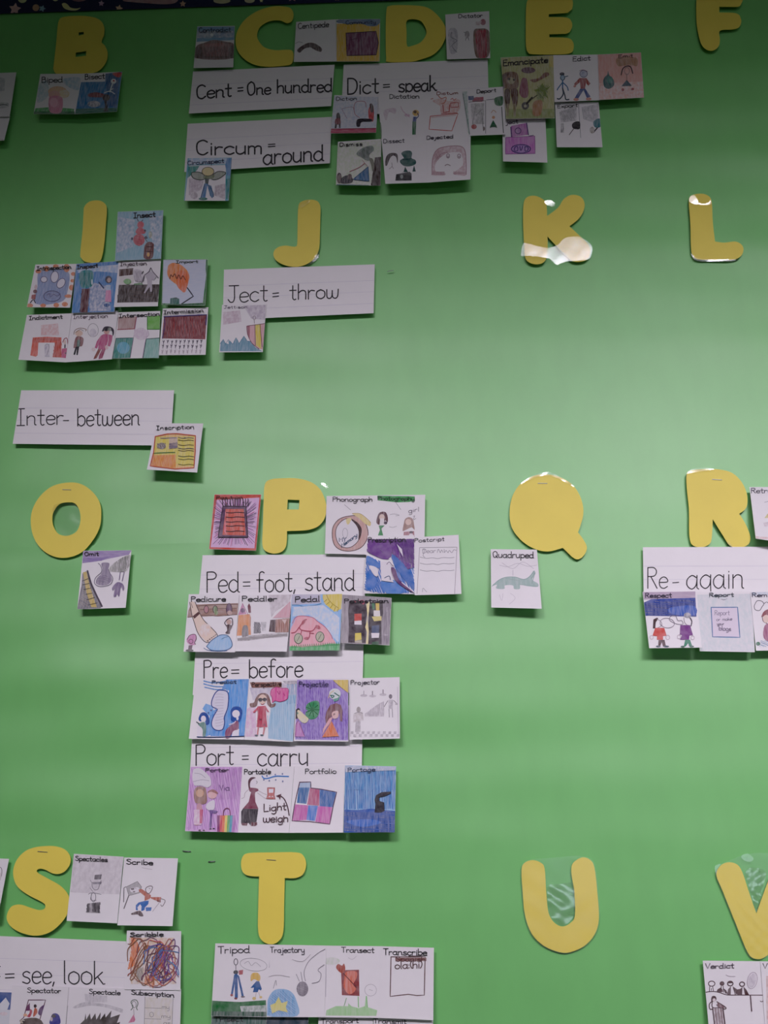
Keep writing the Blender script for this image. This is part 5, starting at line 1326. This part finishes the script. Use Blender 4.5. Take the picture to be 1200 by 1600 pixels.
# --- S cards
view(100, 1330, 5.926)
card((92,24, 552,52, 492,668, 24,645), 'card titled Spectacles, stacked dark pencil shapes', .007, 0)
view(100, 1330, 5.926)
part('drawing')
F('c8c0c8', '92,30 550,55 520,400 60,380', 'p'); HT('302a34', '285,220 350,215 340,260 280,262', 5, 1.0, 60); F('5a545c', '285,220 350,215 340,260 280,262', 'v'); F('8a8490', '265,288 350,285 345,305 268,305', 'v'); L('6a6470', .8, '260,290 262,330 285,358 315,350 330,310 345,270'); L('7a7480', .7, '245,265 262,290 350,285'); L('7a7480', .7, '240,340 268,375')
L('6a6470', .8, EL(272, 425, 22, 42), close=True); L('7a7480', .7, '225,400 250,385 300,390 345,400'); L('7a7480', .7, '255,400 248,450 300,455')
F('4a3f48', '215,485 335,470 330,570 205,568', 'p'); HT('261f28', '215,485 240,480 235,568 205,566', 6, 1.3, 85); HT('261f28', '262,478 335,472 330,575 262,560', 8, 1.5, 82)
title('Spectacles', 103,86, 402,98, 42, 1.2)
view(100, 1330, 5.926)
card((558,58, 1055,66, 1004,694, 494,686), 'card titled Scribe, figure in blue trousers at an easel', .010, 1)
view(100, 1330, 5.926)
part('drawing')
F('b0acb0', '578,330 680,280 718,330 700,385 600,412', 'v'); L('8a8688', .9, '578,330 680,280 718,330 700,385 600,412', close=True, sm=False); F('e4dee6', '615,345 690,335 690,378 625,380', 'i', True); F('4a3c40', EL(634, 350, 16, 9)); F('6a5c60', EL(648, 375, 12, 6)); L('a09aa0', .6, '620,345 655,340 670,350')
L('6a6468', 1.3, '572,330 555,340 552,470', sm=False); L('6a6468', 1.6, '600,410 555,530', sm=False)
F('b86048', '690,355 720,350 790,395 805,410 795,440 770,450 745,460 748,415 695,375', 'v'); F('b86048', '795,425 900,425 895,455 870,465 810,440', 'v'); F('7a3a30', '850,455 895,450 895,475 870,470', 'v')
L('6a5c60', 1.1, '755,360 765,335 800,322 820,335 800,380 775,392', close=True); L('8a7c80', .7, '785,340 800,350'); L('6a5c60', .9, '895,440 930,450 935,470 910,510 895,495'); L('a89ca4', .7, '880,480 840,530 820,560')
F('2c68b4', '745,460 785,458 780,490 750,520 745,545 715,555 718,510 705,490 680,520 685,548 665,545 665,500 690,475', 'm'); F('2c6cb8', '755,520 812,520 805,552 760,555', 'm'); F('4a3030', '625,575 690,552 715,560 735,600 700,600 680,585 630,588', 'v', True); L('b8acb4', .6, '720,152 770,162 815,168')
title('Scribe', 576,120, 822,128, 46, 1.5)
view(100, 1330, 5.926)
card((582,735, 1085,740, 1078,1288, 560,1280), 'card titled Scribble, many-coloured crayon scribble', .003, 0)
view(100, 1330, 5.926)
part('drawing')
F('dcbc98', '600,800 1020,800 1040,1230 620,1230', 'p'); HT('dc7838', '620,800 660,800 700,900 650,1060 590,1100 620,950', 7, 1.3, 78, 'v'); HT('e08850', '850,870 900,870 880,960 840,930', 9, 1.0, 60, 'v'); HT('dc8848', '750,1150 850,1150 830,1270 740,1230', 9, 1.1, 70, 'v'); HT('a8a098', '650,1090 740,1070 730,1200 670,1210', 8, 1.0, 75, 'v')
rr = random.Random(11)
for c in ('6a2c50', '9a4c3c', '4a4a90', 'c05a90', '8a5a3a', '6a3c78', 'd07838', '4c7ab8', '8a3060', '6a5aa8', 'b06040', '5a3040'):
    bx = rr.uniform(660, 1000); ph = rr.uniform(0, 6); r = rr.uniform(40, 90); p = []
    for i in range(26):
        t = i*.52
        p.append((max(590, min(1060, bx+(i-13)*rr.uniform(2, 7)+r*math.cos(t*1.3+ph))), max(800, min(1262, 1030+(i-13)*4+r*2.1*math.sin(t+ph)+rr.uniform(-25, 25)))))
    L(c, rr.uniform(.8, 1.4), p)
L('4a7ab0', 1.1, '890,920 1000,925 1065,940'); L('5a8ac0', 1.1, '980,1020 1050,1080 1060,1150 1020,1060 960,1010')
title('Scribble', 610,782, 918,776, 44, 1.4)
view(100, 1330, 5.926)
card((560,1270, 1085,1278, 1065,1970, 520,1955), 'card titled Subscription, pencil girl beside a lined sheet', .006, 1)
view(100, 1330, 5.926)
part('drawing')
L('5a6a58', 1.3, '620,1470 640,1440 620,1400 640,1378 670,1380 685,1410 672,1450 680,1470'); L('6a6a6a', .8, EL(648, 1420, 20, 30), close=True); L('9a8a90', .8, '645,1460 648,1520'); F('cc6a90', '645,1510 660,1560 650,1580 595,1590', 'v'); F('d8d0c0', '750,1350 1010,1360 1000,1640 740,1640', 'p')
L('8a8488', .7, '750,1345 742,1640', sm=False); L('8a8488', .7, '1010,1360 1000,1640', sm=False); L('8a8488', .6, '745,1450 900,1455', sm=False); L('8a8488', .6, '745,1550 900,1555', sm=False)
part('pencil_note'); T('my', 905,1462, 975,1462, 44, .7, '8a8488'); T('O', 790,1535, 830,1535, 44, .7, '8a8488'); T('my', 900,1545, 985,1545, 40, .7, '8a8488'); T('as', 920,1610, 985,1610, 44, .7, '8a8488')
title('Subscription', 622,1322, 1018,1348, 50, 1.4)
view(100, 1330, 5.926)
card((45,1260, 560,1270, 520,1955, -10,1940), 'card titled Spectacle, jagged black shape in pencil', .005, 0)
view(100, 1330, 5.926)
part('drawing')
F('a8a4ac', '90,1440 180,1400 300,1405 420,1425 560,1470 550,1500 400,1450 250,1430 110,1455', 'p', True); F('b8b4bc', '190,1320 400,1340 400,1400 200,1400', 'p'); L('b0a8b0', .7, '35,1430 20,1600', sm=False)
F('3c322e', '130,1620 190,1560 200,1500 205,1560 240,1500 250,1560 290,1500 300,1560 340,1490 335,1560 380,1500 385,1540 440,1475 430,1540 520,1510 490,1590 520,1580 480,1700 120,1720', 'm')
title('Spectacle', 232,1320, 520,1332, 52, 1.4)
view(0, 1530, 10)
card((190,105, 1075,125, 980,1230, 100,1200), 'card titled Spectator, screen with dancers and a dark blue head', .005, 1)
view(0, 1530, 10)
part('drawing')
L('5a2c44', 1.3, '445,325 712,325 625,620', sm=False); L('5a2c44', 1.3, '445,325 370,600 310,650', sm=False); F('6a2c5c', '430,410 465,370 470,490 400,495', 'm'); F('5a3068', '600,500 630,440 690,410 640,560 600,545', 'm', True); F('b84a5c', '470,470 505,500 470,590 420,580 460,530', 'v', True); F('c0562c', '545,450 580,470 580,530 520,590 530,500', 'v', True); F('301c24', EL(550, 420, 24, 28)); F('e0a888', EL(395, 560, 30, 24), 'v')
F('5a4a44', '350,640 430,610 560,605 650,650 660,760 330,760', 'm', True); F('b4a894', EL(350, 660, 40, 30), 'v'); F('281c1c', '345,650 400,655 370,700', 'i')
F('26288c', '790,610 820,545 880,535 930,580 935,700 780,700', 'm', True); F('4a4440', EL(840, 575, 34, 28), 'm'); F('c8b8b8', EL(804, 625, 20, 34))
title('Spectator', 425,205, 950,215, 90, 1.3)
view(0, 1530, 10)
card((-640,165, 188,200, 150,1200, -700,1180), 'white card with a blue corner at the lower left edge, cut off', .005, 0)
view(0, 1530, 10)
part('drawing')
F('1c4c94', '-600,185 186,208 176,480 -600,440', 'm'); F('dcdce4', '-100,440 0,380 90,285 110,320 150,380 120,460 100,500 -60,500', 'i'); F('d8d8e0', '-600,430 100,485 170,490 160,1190 -650,1180', 'i'); F('d4b8c0', EL(60, 540, 60, 30), 'p')
card([(-84,1338), (14,1342), (-4,1436), (-98,1432)], 'white card beside the letter S, cut off by the left edge', .008)
view(0, 1330, 10)
part('drawing'); L('8a7a84', 1, '-60,300 0,250 30,300 10,420 -60,460'); F('b8b0a8', EL(-20, 400, 40, 80), 'p')
# --- T cards
TQ = [(336.5,1474), (422,1476), (510,1477.5), (596.5,1478.5), (678,1481)]
BQ = [(330,1587.5), (416.5,1589), (507,1589.5), (591,1590.5), (677,1594)]
names = ['card titled Tripod, tall figure and girl over dark green ground', 'card titled Trajectory, pencil curve over a blue globe',
         'card titled Transect, red box on pale green grass', 'card titled Transcribe, brown outlined box of writing']
lowq = [[(BQ[0][0]+1,1586), (416,1587), (410,1700), (322,1700)], [(417,1587), (482,1588), (480,1700), (411,1700)],
        [(498,1588), (583,1589), (580,1702), (490,1702)], [(584,1589), (677,1592), (674,1704), (580,1704)]]
lown = ['card titled Trisect on dark green, cut by the bottom edge', 'dark blue-green card cut by the bottom edge below Trajectory', 'card titled Transport cut by the bottom edge', 'card titled Transmit cut by the bottom edge']
for k in range(4):
    card(lowq[k], lown[k], .003, k % 2)
    view(310, 1460, 3.077)
    part('drawing')
    if k == 0: bg('3c6458', 'v'); title('Trisect', 78,420, 215,418, 26, 1.2)
    if k == 1: bg('1c3848', 'm')
    if k == 2: title('Transport', 590,418, 770,414, 26, 1.3)
    if k == 3: title('Transmit', 842,420, 1000,424, 26, 1.3)
for k in range(4):
    card([TQ[k], TQ[k+1], BQ[k+1], BQ[k]], names[k], .006, 1+(k % 2))
    view(310, 1460, 3.077)
    part('drawing')
    if k == 0:
        F('1c6c34', '60,318 130,322 200,325 325,316 328,395 62,392', 'm'); F('3c7a58', '200,345 325,340 325,392 210,392', 'p'); F('24543c', '62,370 325,372 325,395 62,392', 'v')
        L('4a4450', 1.1, EL(180, 132, 9, 15), close=True); L('5a5460', 1, '180,147 180,170', sm=False); F('242a34', EL(180, 182, 12, 10)); F('b04a50', '193,174 215,170 213,192 195,194', 'v'); F('2c5c98', '175,190 188,190 190,305 175,305', 'm'); F('2c5c98', '172,192 182,200 165,290 156,288', 'm'); F('2c5c98', '186,192 196,200 218,295 208,298', 'm'); F('a85a60', EL(160, 292, 7, 6)); F('7a3a40', EL(180, 308, 8, 5)); F('4a3a48', EL(214, 300, 10, 4))
        F('dcb450', '255,190 285,185 298,205 292,225 268,215 252,225', 'v', True); F('2c5c98', '278,225 292,225 305,262 300,270 290,262 285,278 262,278 268,255 250,258', 'm'); L('c0b0a8', .7, '278,280 274,305'); L('c0b0a8', .7, '290,278 296,300'); F('dcc070', EL(268, 308, 9, 8)); F('dcc070', EL(300, 302, 7, 6)); L('a8a4ac', .6, EL(265, 145, 65, 30, 8), close=True); L('a8a4ac', .6, '220,140 240,130 255,150 275,135 300,155')
        title('Tripod', 95,92, 245,88, 34, 1.3)
    if k == 1:
        F('88b4dc', '328,390 332,320 360,272 400,262 445,275 472,320 475,392', 'v', True); HT('5c90c4', '335,385 345,300 400,268 460,300 470,385', 9, .9, 40); F('dcd480', '345,340 370,330 385,300 400,330 430,320 420,350 430,375 385,365 355,380', 'v'); L(GY, .7, '360,260 372,220 375,245')
        F('8c8490', EL(500, 262, 28, 36), 'v'); HT('6a626c', EL(500, 262, 28, 36), 7, .7, 20); L('8a8490', .8, '470,190 485,225'); L('8a8490', .8, '492,180 500,225'); L('8a8490', .8, '515,225 508,180 530,130 575,90 610,70'); L('8a8490', .9, '545,235 580,225 590,190 575,170 605,145'); L('b8b0b8', .6, '330,205 380,195 440,205'); L('b8b0b8', .6, '450,120 500,130 540,95')
        L('a8a0b0', .6, '340,60 341,160', sm=False)
        title('Trajectory', 345,88, 510,86, 30, 1.1, '3a3440')
    if k == 2:
        F('a4d098', '612,390 615,365 660,345 720,345 720,330 735,345 770,355 800,345 805,295 815,350 860,365 855,392', 'v'); L('88c080', 1.4, '768,300 770,350', sm=False); L('88c080', 1.6, '808,298 812,350', sm=False); L('7aa874', 1, '712,305 700,345')
        F('8a2c30', '686,172 772,170 774,296 690,292', 'm'); F('d4684c', '710,180 758,178 762,205 745,240 758,262 738,285 715,282 698,250 702,210', 'v', True); L('5a2428', 1.2, '690,180 760,255'); F('a84a38', '662,160 672,142 690,150 700,140 706,165 698,185 680,182', 'v', True); L('b0a8b0', .6, EL(828, 268, 28, 28), close=True); L('b0a8b0', .6, '820,265 838,270'); F('c8d4c0', EL(640, 128, 40, 18), 'p'); L('c0b8c0', .6, '720,112 740,120 760,105'); L('a8a0b0', .7, '614,60 612,300', sm=False)
        title('Transect', 688,86, 845,88, 30, 1.3)
    if k == 3:
        L('5a3434', 1.5, '926,108 1090,108 1086,292 1050,294 1010,288 922,298', sm=False, close=True); F('7a4a44', '945,112 1096,112 1096,128 948,130', 'h')
        part('marker_note'); T('Spanish', 948,130, 1090,130, 22, 1.2, '4a1c20'); T('ola:(hi)', 944,166, 1075,162, 36, 1.5, '4a2828')
        L('4a3c44', .9, '1010,104 1100,102'); title('Transcribe', 890,96, 1098,98, 36, 1.4)
# --- verdict
card([(1098,1501), (1188,1502), (1197,1622), (1109,1622)], 'card titled Verdict, brown stick jury behind a long desk', .006, 0)
view(1080, 1480, 10)
part('drawing')
B_ = '4a2c34'
F('6a4c54', '400,680 430,650 480,650 490,700 410,700', 'v', True)
L(B_, 1.4, '215,705 330,692 430,705 560,745 740,748 1120,750'); L(B_, 1.4, EL(320, 570, 50, 40), close=True); L(B_, 1.1, '290,610 285,690'); L(B_, 1.1, '335,612 348,685'); L(B_, 1, '318,640 312,680')
F('5a3c40', EL(482, 568, 34, 28), 'v'); L(B_, 1.3, EL(482, 568, 30, 28), close=True); F('4a2c30', '395,700 410,660 460,630 470,700', 'm'); F('4a2c30', '500,640 545,670 580,735 530,720', 'm'); L(B_, 1.1, '470,610 465,700'); L(B_, 1.1, '500,610 505,705')
L(B_, 1.6, EL(610, 568, 42, 36), close=True); F('4a2c30', '570,540 640,535 650,560 580,565', 'm'); F('4a2c30', '565,740 575,660 620,610 618,740', 'm'); F('4a2c30', '645,610 720,660 770,650 770,750 700,730 680,680', 'm'); L(B_, 1.1, '660,640 690,740')
L(B_, 1.6, EL(795, 578, 38, 34), close=True); F('4a2c30', '745,750 770,650 800,620 795,745', 'm'); F('4a2c30', '815,615 860,660 905,745 840,745', 'm')
L(B_, 1.8, '925,760 945,1000', sm=False); L(B_, 1.2, '1080,842 1100,852 1125,842'); L('a894a8', .7, EL(955, 520, 75, 130, 12), close=True); F('b4a8b8', EL(955, 520, 60, 110, 12), 'p'); L('a898a8', .7, '540,430 600,455 690,455')
F('4a2c30', '315,800 330,765 375,765 395,800 380,840 320,850', 'm', True); F('dcccd0', EL(358, 825, 24, 28)); L(B_, 1.4, '320,850 285,890 290,960 330,970'); L(B_, 1.4, '400,850 540,940 510,965 400,900'); L(B_, 1.3, '330,850 335,940 470,945'); F('7a5a60', '410,860 530,940 500,955 410,930', 'v'); F('6a4a50', '335,950 495,955 530,1250 370,1250', 'p'); L(B_, 1.4, '335,950 370,1250', sm=False); L(B_, 1.8, '495,950 535,1250', sm=False)
for x in (375, 420, 460): L('7a5a60', 1.0, [(x, 955), (x+35, 1250)], sm=False)
title('Verdict', 225,335, 670,325, 78, 1.2, '4a3e4c')
view(1080, 1480, 10)
card([(1188,1502), (1275,1503), (1284,1622), (1197,1622)], 'card titled Video at the lower right corner, cut off', .006, 1)
view(1080, 1480, 10)
part('drawing'); F('c8988c', '1170,450 1500,440 1500,1200 1180,1200', 'p')
title('Video', 1120,335, 1450,335, 80, 1.4)
flush(CUR); CUR = None
